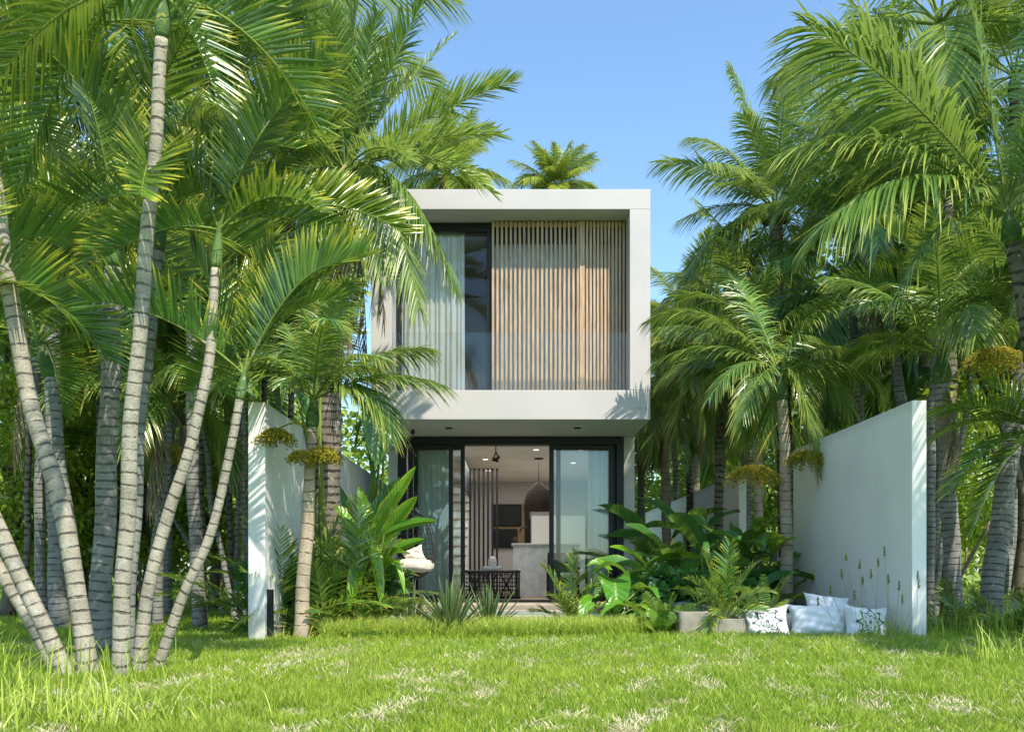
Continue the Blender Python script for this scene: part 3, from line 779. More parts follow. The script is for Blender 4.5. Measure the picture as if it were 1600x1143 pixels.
def stalk(mb, a, b, r=.012, bend=.1, mat=1):
    a = np.asarray(a, float); b = np.asarray(b, float)
    m = (a+b)/2+np.array([(b-a)[0]*-.15, (b-a)[1]*-.15, bend*np.linalg.norm(b-a)])
    mb.tube(smooth_path([a, m, b], 8), np.linspace(r*1.5, r, 8), 6, mat=mat, cap=False, r=.4, q=.4)

def paddle_plant(name, label, base, leaves, mat='broad_leaf', prof='ellipse', cat='plant', group=None, heart=0, cup=.3, wave=.12, w=.14, rs=.012, nu=16):
    """leaves: (start px,py,dY, tip px,py,dY, width, arch) - stalk from base to start, blade to tip"""
    base = np.asarray(base, float); root = thing(name, label, cat, base, group)
    mb = MB(); ms = MB()
    for lf in leaves:
        a = P(lf[0], lf[1], base[1]+lf[2]); b = P(lf[3], lf[4], base[1]+lf[5]); D = b-a
        ww = lf[6]; arch = lf[7]
        stalk(ms, base+np.array([rng.normal(0, .03), rng.normal(0, .03), -.03]), a, rs, mat=0)
        blade_leaf(mb, a, (a+b)/2+UP*arch*np.linalg.norm(D), b, ww, heart, cup, wave, nu=nu, prof=prof, roll=lf[8] if len(lf) > 8 else rng.normal(0, .3))
    mb.build('leaves', [mat, 'rachis'], root); ms.build('stalks', 'rachis', root)
    return root

def random_paddle(name, label, base, n, H, LL, w, mat='broad_leaf', prof='ellipse', heart=0, cat='plant', group=None, spread=.5, cup=.3, wave=.12, el=(80, 25), rs=.012, stem=.4):
    base = np.asarray(base, float); root = thing(name, label, cat, base, group)
    mb = MB(); ms = MB(); off = rng.random()*6
    for i in range(n):
        t = (i+.5)/n; az = off+i*2.39996; e = R(el[0]+(el[1]-el[0])*t); h = np.array([cos(az), sin(az), 0])
        d = h*cos(e)+UP*sin(e); a = base+d*H*stem*(1+rng.normal(0, .12)); l = LL*(1+rng.normal(0, .12))
        d2 = h*cos(e-.5)+UP*sin(e-.5); d3 = h*cos(e-1.25)+UP*sin(e-1.25)
        stalk(ms, base+h*.02-UP*.03, a, rs, .02, mat=0)
        blade_leaf(mb, a, a+d2*l*.5, a+d2*l*.5+d3*l*.5, w*(1+rng.normal(0, .12)), heart, cup, wave, prof=prof, roll=rng.normal(0, .35))
    mb.build('leaves', [mat, 'rachis'], root); ms.build('stalks', 'rachis', root); return root

def frond_plant(name, label, base, n, L, kind='small', tips=(), leaf='palm_leaf', el=(85, 15), cat='plant', group=None, stems=1, spread=.08, nn=None, lk=1.0):
    base = np.asarray(base, float); root = thing(name, label, cat, base, group); mb = MB()
    for k in range(stems):
        c = base+np.array([rng.normal(0, spread), rng.normal(0, spread), -.02]) if stems > 1 else base-UP*.02
        crown(mb, c, kind, max(1, n//stems), L, tips if k == 0 else (), el=el, n=nn, fold=False, lk=lk)
    mb.build('fronds', [leaf, 'rachis'], root); return root

def fern(name, label, base, n, L, leaf='bright_fern', group=None, tips=()):
    base = np.asarray(base, float); root = thing(name, label, 'fern', base, group); mb = MB(); off = rng.random()*6
    for i in range(n):
        az = off+i*2.4; t = (i+.5)/n; e = R(88-50*t); h = np.array([cos(az), sin(az), 0]); l = L*(1+rng.normal(0, .1))
        p1 = base+(h*cos(e)+UP*sin(e))*l*.6; p2 = p1+(h*cos(e-.6)+UP*sin(e-.6))*l*.45
        frond(mb, base-UP*.02, p1, p2, n=34, L=.075, W=.016, v=8, g=.15, f0=10, f1=20, rr=.003, s0=.06, fold=False, roll=rng.normal(0, .9))
    mb.build('fronds', [leaf, 'rachis'], root); return root

def agave(label, base, n, L, group, w=.022):
    base = np.asarray(base, float); o = MB(); off = rng.random()*6
    for i in range(n):
        t = (i+.5)/n; az = off+i*2.4; e = R(86-54*t); h = np.array([cos(az), sin(az), 0]); l = L*(1+rng.normal(0, .08))*(1.1-.2*t)
        d = h*cos(e)+UP*sin(e); b = base+h*.02
        blade_leaf(o, b, b+d*l*.5, b+d*l+UP*rng.normal(-.02, .02), w, 0, .55, 0, nu=8, nv=2, prof='blade')
    ob = o.build('agave', ['agave_leaf', 'rachis'], None, base); return tag(ob, label, 'agave', group)

def leafcloud(mb, centers, radii, n, size, mat=0, flat=.5):
    """many small leaves in clumps: centers (k,3), radii (k,)"""
    k = len(centers); idx = rng.choice(k, n, p=np.asarray(radii)**2/np.sum(np.asarray(radii)**2))
    d = nrm(rng.normal(0, 1, (n, 3))); rad = rng.random(n)**.45
    c = np.asarray(centers)[idx]+d*(rad*np.asarray(radii)[idx])[:, None]*np.array([1, 1, .75])
    dirv = nrm(d*.8+rng.normal(0, .7, (n, 3))-UP*.25)
    sidev = nrm(np.cross(dirv, nrm(rng.normal(0, 1, (n, 3))+UP*1.0)))
    l = size*rng.uniform(.6, 1.25, n); w = l*.30
    nn_ = np.cross(dirv, sidev)
    a = c; m = c+dirv*(l*.45)[:, None]; b = c+dirv*l[:, None]-UP*(l*.15)[:, None]
    Vv = np.stack([a, m+sidev*w[:, None]+nn_*(l*.06)[:, None], b, m-sidev*w[:, None]+nn_*(l*.06)[:, None]], 1)
    Q = (np.arange(n)*4)[:, None]+np.array([0, 1, 2, 3])
    cq = rng.random(k)[idx]
    mb.add(Vv.reshape(-1, 3), Q, mat=mat, a=np.tile([0, .5, 1, .5], n), r=np.repeat(rng.random(n), 4), q=np.repeat(cq, 4))

def broadleaf(label, px, Y, h, w, n=9000, size=.16, leaf='tree_leaf', z0=.35, tr=.10, name='broadleaf_tree', cat='tree', group=None, lean=0., k=26):
    b = G(px, Y); root = thing(name, label, cat, b, group)
    mb = MB(); tp = b+np.array([lean, 0, h*.62]); pts = trunk(mb, [b-UP*.1, (b+tp)/2+np.array([.1, 0, 0]), tp], tr, tr*.45, .3, .3, 9)
    cs = []; rs = []
    for i in range(k):
        a = i*2.4+rng.random(); t = (i+.5)/k; zz = z0+(1-z0)*t
        rr = w*np.sqrt(max(.05, 1-((zz-(z0+.35))/(1-z0*.6))**2))*rng.uniform(.3, 1)
        c = b+np.array([cos(a)*rr+lean*zz, sin(a)*rr*.8, h*zz]); cs.append(c); rs.append(w*rng.uniform(.22, .42))
        if i % 2 == 0:
            s0 = pts[int(len(pts)*min(.95, .3+.6*t))]
            mb.tube(smooth_path([s0, (s0+c)/2+UP*.1, c], 7), np.linspace(tr*.4, tr*.1, 7), 5, cap=False)
    mb.build('trunk', 'tree_bark', root)
    mb = MB(); leafcloud(mb, cs, rs, n, size); mb.build('crown', leaf, root); return root

def shrub(label, base, w, h, n, size, leaf='broad_leaf', group=None, name='shrub', k=10):
    base = np.asarray(base, float); cs = []; rs = []
    for i in range(k):
        a = i*2.4; rr = w*rng.uniform(.1, .8); cs.append(base+np.array([cos(a)*rr, sin(a)*rr*.8, h*rng.uniform(.25, .8)])); rs.append(w*rng.uniform(.3, .5))
    mb = MB(); leafcloud(mb, cs, rs, n, size)
    for c in cs: mb.tube(smooth_path([base-UP*.03, (base+c)/2+UP*.05, c], 6), .008, 4, mat=1, cap=False)
    o = mb.build(name, [leaf, 'tree_bark'], None, base); return tag(o, label, 'shrub', group)

def blades(mb, X, Y, h, w, lean=.35, bend=.5, q=None, mat=0, z=None):
    """vectorised grass blades"""
    n = len(X); h = np.broadcast_to(h, n)*rng.uniform(.55, 1.2, n); w = np.broadcast_to(w, n)
    Z = gz(X, Y) if z is None else z
    b = np.stack([X, Y, Z-.005+np.zeros(n)], 1); a = rng.random(n)*2*pi; hd = np.stack([np.cos(a), np.sin(a), 0*a], 1)
    ln = np.abs(rng.normal(0, lean, n)); bd = bend*rng.random(n)
    sd = rng.random(n)*2*pi; S = np.stack([np.cos(sd), np.sin(sd), 0*a], 1)
    def pt(u): return b+hd*(h*(ln*u+bd*u*u))[:, None]+UP*(h*(u-.35*bd*u*u))[:, None]
    p0, p1, p2 = pt(0), pt(.5), pt(1.)
    Vv = np.stack([p0-S*(w*.5)[:, None], p0+S*(w*.5)[:, None], p1+S*(w*.42)[:, None], p1-S*(w*.42)[:, None], p2], 1)
    i = (np.arange(n)*5)[:, None]
    mb.add(Vv.reshape(-1, 3), (i+np.array([0, 1, 2, 3])).reshape(-1, 4), (i+np.array([3, 2, 4])).reshape(-1, 3), mat=mat,
           a=np.tile([0, 0, .5, .5, 1], n), r=np.repeat(rng.random(n), 5), q=np.repeat(rng.random(n) if q is None else q, 5))

def tussock(label, base, n, H, w, spread, leaf='grass_blade', group=None, lean=.6, heads=(), name='grass_tuft'):
    base = np.asarray(base, float); mb = MB()
    for i in range(n):
        a = rng.random()*6.28; h = H*rng.uniform(.5, 1.1); ln = abs(rng.normal(0, lean)); o = base+np.array([rng.normal(0, spread), rng.normal(0, spread*.6), -.02])
        o[2] = float(gz(o[0], o[1]))-.01
        hd = np.array([cos(a), sin(a), 0]); s = np.linspace(0, 1, 7)
        p = o+hd*(h*ln*(s*.5+.7*s**2))[:, None]+UP*(h*(s-.3*ln*s**3))[:, None]
        sd = nrm(np.cross(hd, UP)+rng.normal(0, .3, 3)); ww = w*rng.uniform(.6, 1.2)*np.array([.6, 1, 1, .85, .65, .4, .03])
        mb.grid(np.stack([p-sd*ww[:, None]*.5, p+UP*-.12*ww[:, None], p+sd*ww[:, None]*.5], 1), a=np.repeat(s[:, None], 3, 1), r=rng.random(), q=rng.random())
    if heads:
        for (px, py, dY) in heads:
            t = P(px, py, base[1]+dY); o = base+np.array([rng.normal(0, spread), 0, -.02])
            o = np.array([o[0]*.35+t[0]*.65, base[1]+dY, float(gz(t[0], base[1]+dY))])
            p = smooth_path([o, (o+t)/2+np.array([.01, 0, .0]), t], 10); mb.tube(p, .0018, 4, mat=0, cap=False, r=.5, q=.7, a0=.3)
            for k in range(46):
                u = rng.random(); cc = t+UP*(u*.085-.04)+rng.normal(0, 1, 3)*.0055*(1.2-u*.7); z = .0062
                mb.add(np.array([(z, 0, 0), (-z, 0, 0), (0, z, 0), (0, 0, z*1.8)])+cc, tris=[(0, 2, 3), (2, 1, 3), (1, 0, 3), (0, 1, 2)], mat=1, a=.3, r=rng.random(), q=rng.random())
    o = mb.build(name, [leaf, 'seed_grain'], None, base); return tag(o, label, 'grass tuft', group)
leafmat('bright_fern', (.05, .17, .02), (.12, .28, .03), (.40, .45, .05), .4, .7, .35, .4, patch=.3)
# ============================================================ FRONT LEFT PALM CLUMP
gA = 'grey ringed palms leaning out of the front left clump'
palm('tallest palm of the front left clump, its pale trunk rising nearly to the top edge', [(186, 1046, 5.9), (196, 860, 5.85), (203, 700, 5.8), (222, 470, 5.7), (243, 220, 5.6), (253, 60, 5.55)], .053, .036, 'areca', N=4,
     L=2.0, shaft=.30, group=gA, fold=True, el=(75, 20),
     tips=[(-60, 210, .2, .42, dict(v=25, g=.5)), (20, 330, .9, .5), (340, 160, -.2, .25), (430, 10, .3, .2), (500, 200, .5, .35), (150, -150, .2, .1), (350, -120, 0, .1)])
palm('front left clump palm leaning left across the edge of the view', [(138, 1046, 6.1), (118, 900, 6.1), (78, 730, 6.1), (38, 590, 6.15), (12, 430, 6.15), (-8, 290, 6.2), (-20, 180, 6.2)], .060, .045, 'areca', N=7, L=1.7, shaft=.35, group=gA,
     tips=[(130, 60, .3, .3), (190, 150, .2, .35), (95, 250, .4, .45)])
palm('lowest leaning palm of the front left clump, front one of the two going out left', [(106, 1050, 6.0), (62, 960, 6.0), (20, 875, 6.0), (-20, 790, 6.0), (-90, 640, 6.0), (-140, 520, 6.0)], .052, .042, 'areca', N=8, L=1.5, group=gA)
palm('leaning palm behind the lowest one at the far left of the front clump', [(92, 1040, 6.35), (48, 968, 6.35), (0, 890, 6.35), (-60, 800, 6.4), (-150, 690, 6.4)], .046, .038, 'areca', N=7, L=1.5, group=gA)
palm('thick closely ringed trunk in the middle of the front left clump', [(150, 1018, 7.6), (158, 930, 7.6), (164, 800, 7.6), (170, 650, 7.6), (174, 520, 7.65), (176, 420, 7.7)], .088, .07, 'areca', 'grey_bark', N=7, L=2.2, sp=.07, group=gA, flare=.3,
     tips=[(30, 455, -.4, .3, dict(v=55)), (345, 610, -.6, .28, dict(v=60, l=1.1)), (60, 250, .3, .3), (290, 230, .4, .3), (120, 130, .2, .15)])
palm('slim palm standing just right of the tallest trunk in the front left clump', [(196, 1042, 6.5), (206, 900, 6.5), (214, 760, 6.5), (224, 620, 6.55), (238, 500, 6.6), (248, 390, 6.6)], .042, .034, 'areca', 'grey_bark', N=5, L=1.5, group=gA, tips=[(130, 420, -.3, .3), (400, 330, -.2, .35, dict(v=60)), (330, 200, .2, .2)])
palm('front left clump palm leaning right with a kink halfway up its trunk', [(212, 1046, 6.15), (232, 930, 6.15), (262, 800, 6.15), (298, 700, 6.15), (318, 610, 6.15), (328, 540, 6.2), (338, 420, 6.3)], .044, .030, 'areca', N=3, L=1.4, group=gA, sp=.08, azr=(-20, 100),
     tips=[(170, 400, -.3, .25, dict(v=58, l=1.15, q=.2)), (500, 330, -.2, .42, dict(v=55)), (270, 210, .1, .15), (440, 190, .2, .2)])
palm('outermost right leaning palm of the front left clump, with a yellow green neck', [(236, 1048, 6.3), (288, 930, 6.3), (322, 850, 6.3), (350, 750, 6.3), (366, 680, 6.3), (374, 625, 6.3)], .036, .027, 'areca', N=2, L=1.3, group=gA, shaft=.22,
     tips=[(140, 470, -.4, .22, dict(v=62, l=1.2, q=.15)), (530, 410, -.3, .35, dict(v=60, l=1.1)), (300, 390, .2, .1), (430, 385, .1, .1), (520, 470, .3, .35, dict(v=50)), (330, 460, .4, .2)])
# ============================================================ STANDING BEHIND THE FRONT CLUMP
gB = 'ringed palm trunks on the shaded lawn at the left'
palm('thick grey trunk left of the front clump, standing on the shaded lawn', [(92, 980, 10.8), (88, 850, 10.8), (84, 700, 10.8), (82, 560, 10.8), (80, 430, 10.8)], .10, .078, 'areca', 'grey_bark', N=12, L=2.4, sp=.09, group=gB, flare=.2, tips=[(-20, 560, -.5, .4), (190, 590, -.4, .45)])
palm('slim grey trunk at the left of the shaded lawn beside the thick one', [(70, 972, 11.2), (62, 850, 11.2), (62, 700, 11.2), (55, 560, 11.3)], .07, .05, 'areca', 'grey_bark', N=10, L=2.0, group=gB)
palm('slender palm with a green neck crossing behind the big left leaning trunk', [(135, 985, 9.2), (112, 850, 9.0), (94, 720, 9.0), (84, 620, 9.0), (78, 590, 9.0)], .062, .05, 'areca', 'grey_bark', N=7, L=1.7, group=gB, shaft=.45, tips=[(20, 470, 0, .2), (190, 440, 0, .2), (120, 380, 0, .1)])
palm('sturdy grey trunk between the two right leaning palms, dark scar at its foot', [(312, 965, 10.6), (308, 880, 10.6), (303, 800, 10.6), (300, 700, 10.6), (300, 600, 10.7), (298, 500, 10.7)], .082, .058, 'areca', 'grey_bark', N=12, L=2.3, group=gB, flare=.1, tips=[(420, 470, 0, .4), (200, 470, 0, .4)])
for lab, pts, r, L, kind in [
    ('dark trunk right of the tall front trunk with an olive flower spray', [(245, 960, 11.5), (250, 860, 11.5), (260, 740, 11.5), (264, 660, 11.6)], .085, 1.7, 'manila'),
    ('dark slender trunk leaning right behind the kinked palm', [(232, 945, 13), (240, 850, 13), (256, 760, 13), (262, 640, 13)], .07, 1.7, 'areca'),
    ('short dark trunk standing upright under the kinked palm', [(262, 938, 13.5), (262, 860, 13.5), (264, 760, 13.5), (270, 600, 13.6)], .085, 2.0, 'areca'),
    ('thin trunk leaning left toward the sturdy one on the far lawn', [(368, 945, 12.2), (350, 880, 12.2), (332, 800, 12.2), (322, 700, 12.2), (300, 560, 12.2)], .05, 1.8, 'areca'),
    ('thin dark stem against the left edge of the rough white wall', [(383, 948, 12.4), (382, 850, 12.4), (380, 700, 12.4), (380, 560, 12.4)], .06, 1.9, 'areca'),
    ('thin grey stem second from the rough white wall', [(371, 948, 12.6), (370, 850, 12.6), (374, 720, 12.6), (366, 560, 12.6)], .045, 1.9, 'areca'),
    ('pale thin stem behind the front clump at its left foot', [(52, 930, 15), (48, 830, 15), (40, 740, 15), (44, 600, 15)], .06, 2.0, 'areca'),
    ('far dark stem leaning across the lawn under the tall front palm', [(352, 930, 14), (300, 860, 14), (262, 790, 14), (228, 700, 14)], .045, 1.5, 'areca')]:
    palm(lab, pts, r*.75, r*.55, kind, 'grey_bark', N=11, L=L, group=gB, flare=.15, fold=False, flowers=[(250, 690, 0, .38)] if kind == 'manila' else [])
# two thin ones with broken trunks omitted; forest palms filling the left
gC = 'tall palms closing the view on the left'
fill = [
 ('forest palm with spreading crown in the top left corner', 30, 60, 12.5, 2.6, 'coco'),
 ('forest palm whose crown fills the sky left of the tallest trunk', 150, 40, 13.5, 2.6, 'areca'),
 ('forest palm with crown just right of the tallest trunk near the top edge', 330, 70, 12.5, 2.5, 'areca'),
 ('forest palm with feathery crown by the top edge left of the villa', 440, 30, 12.8, 2.4, 'coco'),
 ('forest palm with dark crown halfway up the left edge', 70, 310, 14, 2.5, 'areca'),
 ('forest palm with dark crown behind the middle of the tallest trunk', 235, 250, 14.5, 2.6, 'coco'),
 ('forest palm with drooping crown over the kinked palm', 360, 260, 13.8, 2.4, 'areca'),
 ('forest palm with shaded crown above the rough white wall', 420, 400, 13.5, 2.2, 'areca'),
 ('forest palm with low crown at the far left edge', 10, 500, 16, 2.3, 'areca'),
 ('forest palm with low crown behind the thick ringed trunk', 200, 440, 16, 2.5, 'coco'),
 ('forest palm with low crown behind the right leaning pair', 290, 400, 15.5, 2.4, 'areca'),
 ('forest palm with low shaded crown left of the rough white wall', 350, 590, 16, 1.9, 'areca'),
 ('forest palm with the lowest crown in the gap of the front clump', 130, 640, 18, 2.2, 'areca')]
for lab, px, py, Y, L, kind in fill:
    bx = px+rng.uniform(-15, 15); gy = HY+(EZ-GZ)*F/Y
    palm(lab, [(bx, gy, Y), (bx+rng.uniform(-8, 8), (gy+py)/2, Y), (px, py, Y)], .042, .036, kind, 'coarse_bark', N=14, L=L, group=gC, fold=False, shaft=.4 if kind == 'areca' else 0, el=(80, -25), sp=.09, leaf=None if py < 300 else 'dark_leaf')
# ============================================================ BIG FEATHERY PALM AT THE VILLA
palm('big feathery palm with rugged trunk and fronds reaching over the villa roof', [(515, 960, 11.4), (512, 850, 11.4), (512, 700, 11.4), (516, 560, 11.4), (524, 420, 11.4), (535, 300, 11.3)], .17, .15, 'date', 'coarse_bark', N=9, L=2.3, shaft=.3, sp=.11, flare=.1, bulge=.08, azr=(95, 265), el=(75, 10),
     tips=[(668, -10, -.3, .05), (712, 52, .2, .10, dict(l=.45, n=44)), (800, 128, -.4, .10), (782, 212, -.5, .16), (768, 300, -.8, .30), (560, -60, -.2, .03), (470, -20, -.4, .06), (712, 445, -.7, .48, dict(v=-15, g=.6)), (655, 480, -.9, .55, dict(v=-20, g=.7)), (640, 250, -1.3, .25), (400, 120, -.4, .15), (370, 240, -.5, .25), (610, 60, .5, .05), (420, 330, -.5, .4), (520, 10, -.8, .04), (450, 70, .3, .08), (590, 20, -.6, .04), (640, 120, .6, .1), (600, 430, -.8, .5, dict(v=-15, g=.7)), (470, 440, -.7, .5, dict(v=-10, g=.6)), (730, 260, .4, .2)],
     dead=[(600, 500, -.3), (545, 560, -.5), (470, 470, -.3), (575, 620, .2)])
# ============================================================ MANILA PALM IN FRONT OF THE LEFT WALL
palm('palm with yellow flower clusters in front of the left garden wall', [(469, 998, 9.15), (475, 900, 9.15), (481, 800, 9.15), (486, 720, 9.15), (487, 668, 9.15)], .074, .052, 'manila', 'garden_bark', N=5, L=1.35, shaft=.34, sp=.17, bulge=.03, el=(75, 20),
     tips=[(692, 602, -.3, .22), (672, 548, .3, .24), (400, 560, -.3, .35), (330, 575, -.2, .4), (438, 600, -.5, .5), (545, 440, -.3, .28), (560, 470, .4, .2), (500, 430, .2, .1), (430, 500, .3, .35), (600, 560, -.4, .40), (570, 640, -.4, .55)],
     flowers=[(505, 700, -.15, .22, 6), (470, 706, -.2, .16, 6), (430, 672, -.1, .24)])
# ============================================================ PALMS BEHIND THE ROOF
gD = 'palm tops showing above the roof'
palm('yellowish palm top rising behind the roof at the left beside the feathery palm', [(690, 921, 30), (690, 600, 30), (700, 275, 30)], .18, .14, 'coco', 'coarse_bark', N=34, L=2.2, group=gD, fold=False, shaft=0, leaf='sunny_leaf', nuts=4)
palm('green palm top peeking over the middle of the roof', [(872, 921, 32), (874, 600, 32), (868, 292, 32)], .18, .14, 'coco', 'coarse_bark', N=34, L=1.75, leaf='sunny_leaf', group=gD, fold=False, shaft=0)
# ============================================================ RIGHT SIDE
palm('tall coconut palm against the sky right of the villa', [(1230, 948, 16.5), (1226, 700, 16.5), (1215, 500, 16.5), (1212, 330, 16.5)], .15, .12, 'coco', 'coarse_bark', N=16, shaft=0, sp=.12, nuts=7, fold=False, L=2.2, leaf='coconut_leaf',
     tips=[(1062, 345, 0, .22), (1078, 215, -.2, .30), (1140, 105, .2, .15), (1250, 95, .3, .05), (1300, 130, .2, .1), (1110, 290, -.4, .3), (1330, 240, 0, .25), (1120, 430, -.4, .45)])
palm('great palm leaning in at the right edge with arching fronds across the sky', [(1640, 1000, 8.9), (1632, 800, 8.9), (1618, 600, 8.9), (1596, 450, 8.9), (1584, 380, 8.9)], .085, .07, 'manila', 'coarse_bark', N=4, L=2.3, shaft=.35, sp=.1, azr=(-60, 60),
     tips=[(1262, 42, -.3, .16, dict(l=1.6, n=76, v=5, g=.5, w=1.3)), (1238, 232, -.2, .28, dict(l=1.6, n=76, v=5, w=1.3)), (1290, 350, -.5, .40, dict(l=1.6, n=76, v=0, w=1.3)), (1330, 10, .4, .06), (1500, -80, .2, .04), (1420, 180, .5, .3), (1400, 470, -.3, .5), (1640, -80, 0, .05), (1700, 100, -.4, .1), (1700, 500, -.8, .6)], lk=1.0)
palm('palm with one grey dead frond hanging down its trunk, behind the right garden wall', [(1425, 935, 14), (1418, 760, 14), (1404, 600, 14), (1385, 470, 14), (1362, 365, 14)], .095, .07, 'manila', 'grey_bark', N=14, L=2.0, shaft=.35, sp=.09, fold=False,
     tips=[(1170, 330, -.3, .2), (1230, 250, .3, .25), (1300, 170, 0, .1), (1460, 250, 0, .2)], dead=[(1372, 560, -.3), (1350, 540, -.2)])
palm('palm with olive flower sprays in front of the right garden wall', [(1229, 968, 11.9), (1229, 860, 11.9), (1227, 760, 11.9), (1225, 660, 11.9), (1222, 625, 11.9)], .084, .066, 'manila', 'garden_bark', N=4, L=1.6, azr=(-30, 100), shaft=.42, sp=.17, bulge=.03,
     tips=[(1016, 500, .5, .38), (1026, 565, .4, .35), (1060, 470, 1.4, .35), (1290, 470, -.2, .3), (1345, 560, .2, .38), (1130, 420, 1.0, .22), (1160, 540, .6, .35), (1110, 620, -.4, .5), (1280, 740, -.3, .7), (1160, 650, -.5, .5), (1330, 640, .3, .5)],
     flowers=[(1178, 728, -.2, .40, 4), (1262, 705, -.2, .34, 4)])
palm('sturdy dark ringed trunk immediately right of the right garden wall', [(1491, 977, 11.0), (1488, 880, 11.0), (1482, 780, 11.0), (1478, 690, 11.0), (1472, 600, 11.0)], .105, .085, 'manila', 'grey_bark', N=11, L=1.9, shaft=.4, flare=.12, sp=.085, el=(80, 40),
     tips=[(1420, 540, .2, .3, dict(v=45)), (1530, 540, .3, .3), (1340, 560, .2, .3)])
palm('thickest curved trunk near the right edge with a low crown', [(1546, 985, 10.2), (1552, 900, 10.2), (1566, 800, 10.2), (1578, 700, 10.2), (1592, 620, 10.2), (1600, 560, 10.2)], .12, .09, 'manila', 'grey_bark', N=5, L=1.7, shaft=.4, flare=.15, sp=.08, el=(80, 45),
     tips=[(1440, 470, .2, .30), (1530, 440, -.2, .2), (1660, 480, 0, .2)], flowers=[(1556, 545, -.5, .38, 2)])
palm('low leaning palm mostly outside the right edge with fronds reaching over the grass', [(1690, 960, 9.6), (1680, 850, 9.6), (1660, 760, 9.6), (1640, 700, 9.6)], .06, .05, 'areca', N=3, L=1.3, azr=(-60, 60), shaft=.2, tips=[(1446, 652, -.2, .28, dict(v=30, g=.4)), (1440, 700, .2, .35, dict(v=30, g=.4)), (1486, 768, -.3, .3, dict(v=30, g=.3)), (1520, 830, 0, .4, dict(v=30)), (1540, 600, .2, .2)])
gE = 'slender palms between the villa and the right garden wall'
for lab, pts, r, L, kind, bark in [
    ('slender palm with pale ringed trunk and curling husks, second from the villa', [(1043, 921, 18), (1041, 800, 18), (1040, 720, 18), (1043, 665, 18)], .10, 1.5, 'manila', 'garden_bark'),
    ('slender palm nearest the villa with a thin double looking stem', [(1002, 921, 19), (1001, 800, 19), (1004, 720, 19), (1010, 680, 19)], .08, 1.4, 'manila', 'grey_bark'),
    ('slender palm with skirt of yellowing leaves, third from the villa', [(1086, 917, 21), (1086, 800, 21), (1086, 720, 21), (1084, 630, 21)], .12, 1.7, 'coco', 'garden_bark'),
    ('straight brown trunk standing against the sunlit stretch of far wall', [(1123, 935, 15.5), (1123, 800, 15.5), (1124, 700, 15.5), (1120, 610, 15.5)], .085, 1.7, 'manila', 'coarse_bark'),
    ('palm behind the banana leaves at the right garden wall', [(1185, 930, 14), (1185, 800, 14), (1183, 700, 14), (1178, 600, 14)], .08, 1.8, 'manila', 'garden_bark')]:
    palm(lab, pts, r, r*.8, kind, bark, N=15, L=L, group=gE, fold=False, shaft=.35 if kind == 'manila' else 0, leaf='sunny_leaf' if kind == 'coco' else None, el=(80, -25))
gF = 'palms massed behind the right garden wall'
for lab, px, py, Y, L, kind, lf in [
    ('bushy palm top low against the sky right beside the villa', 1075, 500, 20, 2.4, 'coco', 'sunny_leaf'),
    ('palm with glossy drooping crown below the tall coconut palm', 1150, 520, 16, 2.0, 'manila', None),
    ('palm crown just behind the flowering palm, right of the villa', 1210, 470, 17, 2.2, 'coco', None),
    ('palm crown reaching the sky between the coconut palm and the great palm', 1350, 230, 18, 2.2, 'coco', None),
    ('upper palm crown in the top right corner', 1470, 40, 12.5, 2.7, 'coco', None),
    ('palm crown behind the fronds of the great palm', 1440, 250, 14.5, 2.4, 'manila', None),
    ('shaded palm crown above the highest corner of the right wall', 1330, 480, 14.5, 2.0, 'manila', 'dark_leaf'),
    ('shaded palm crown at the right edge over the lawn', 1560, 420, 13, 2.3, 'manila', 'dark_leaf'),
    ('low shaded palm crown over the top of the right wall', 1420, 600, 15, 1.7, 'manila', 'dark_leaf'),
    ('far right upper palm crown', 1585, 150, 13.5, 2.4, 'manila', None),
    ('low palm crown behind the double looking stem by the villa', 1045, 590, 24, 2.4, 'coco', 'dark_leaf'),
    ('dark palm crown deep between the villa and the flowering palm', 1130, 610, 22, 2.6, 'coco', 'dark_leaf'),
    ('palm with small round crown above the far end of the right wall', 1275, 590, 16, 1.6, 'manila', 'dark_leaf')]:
    gy = HY+(EZ-GZ)*F/Y; bx = px+rng.uniform(-12, 12)
    palm(lab, [(bx, gy, Y), (bx+5, (gy+py)/2, Y), (px, py, Y)], .09, .07, kind, 'grey_bark' if kind != 'coco' else 'coarse_bark', N=15, L=L, group=gF, fold=False, shaft=.35 if kind == 'manila' else 0, leaf=lf, el=(80, -25), sp=.09)
gG = 'thin stems beside the end of the right garden wall'
for lab, pts, r in [
    ('thin stem touching the end of the right garden wall', [(1452, 962, 11.8), (1455, 800, 11.8), (1456, 660, 11.8), (1462, 520, 11.8)], .055),
    ('thin stem leaning right behind the sturdy dark trunk', [(1458, 935, 12.5), (1472, 850, 12.5), (1490, 740, 12.5), (1512, 640, 12.5), (1520, 520, 12.5)], .045),
    ('pair of thin stems, the straighter one, left of the sturdy dark trunk', [(1456, 925, 14), (1464, 820, 14), (1468, 700, 14), (1474, 560, 14)], .05)]:
    palm(lab, pts, r, r*.8, 'areca', 'grey_bark', N=7, L=1.5, group=gG, fold=False, el=(85, 45))
# off to the right in front: a palm whose crown shades the end of the right wall
palm('palm standing out of view at the right, shading the wall end', [np.array([5.6, 6.2, GZ]), np.array([5.6, 6.2, 2]), np.array([5.5, 6.2, 4.2])], .09, .07, 'manila', 'grey_bark', N=18, L=2.0, fold=False, el=(80, -20))
palm('second palm standing out of view at the right', [np.array([6.4, 7.6, GZ]), np.array([6.4, 7.6, 2]), np.array([6.3, 7.5, 3.4])], .09, .07, 'manila', 'grey_bark', N=18, L=2.0, fold=False, el=(80, -20))

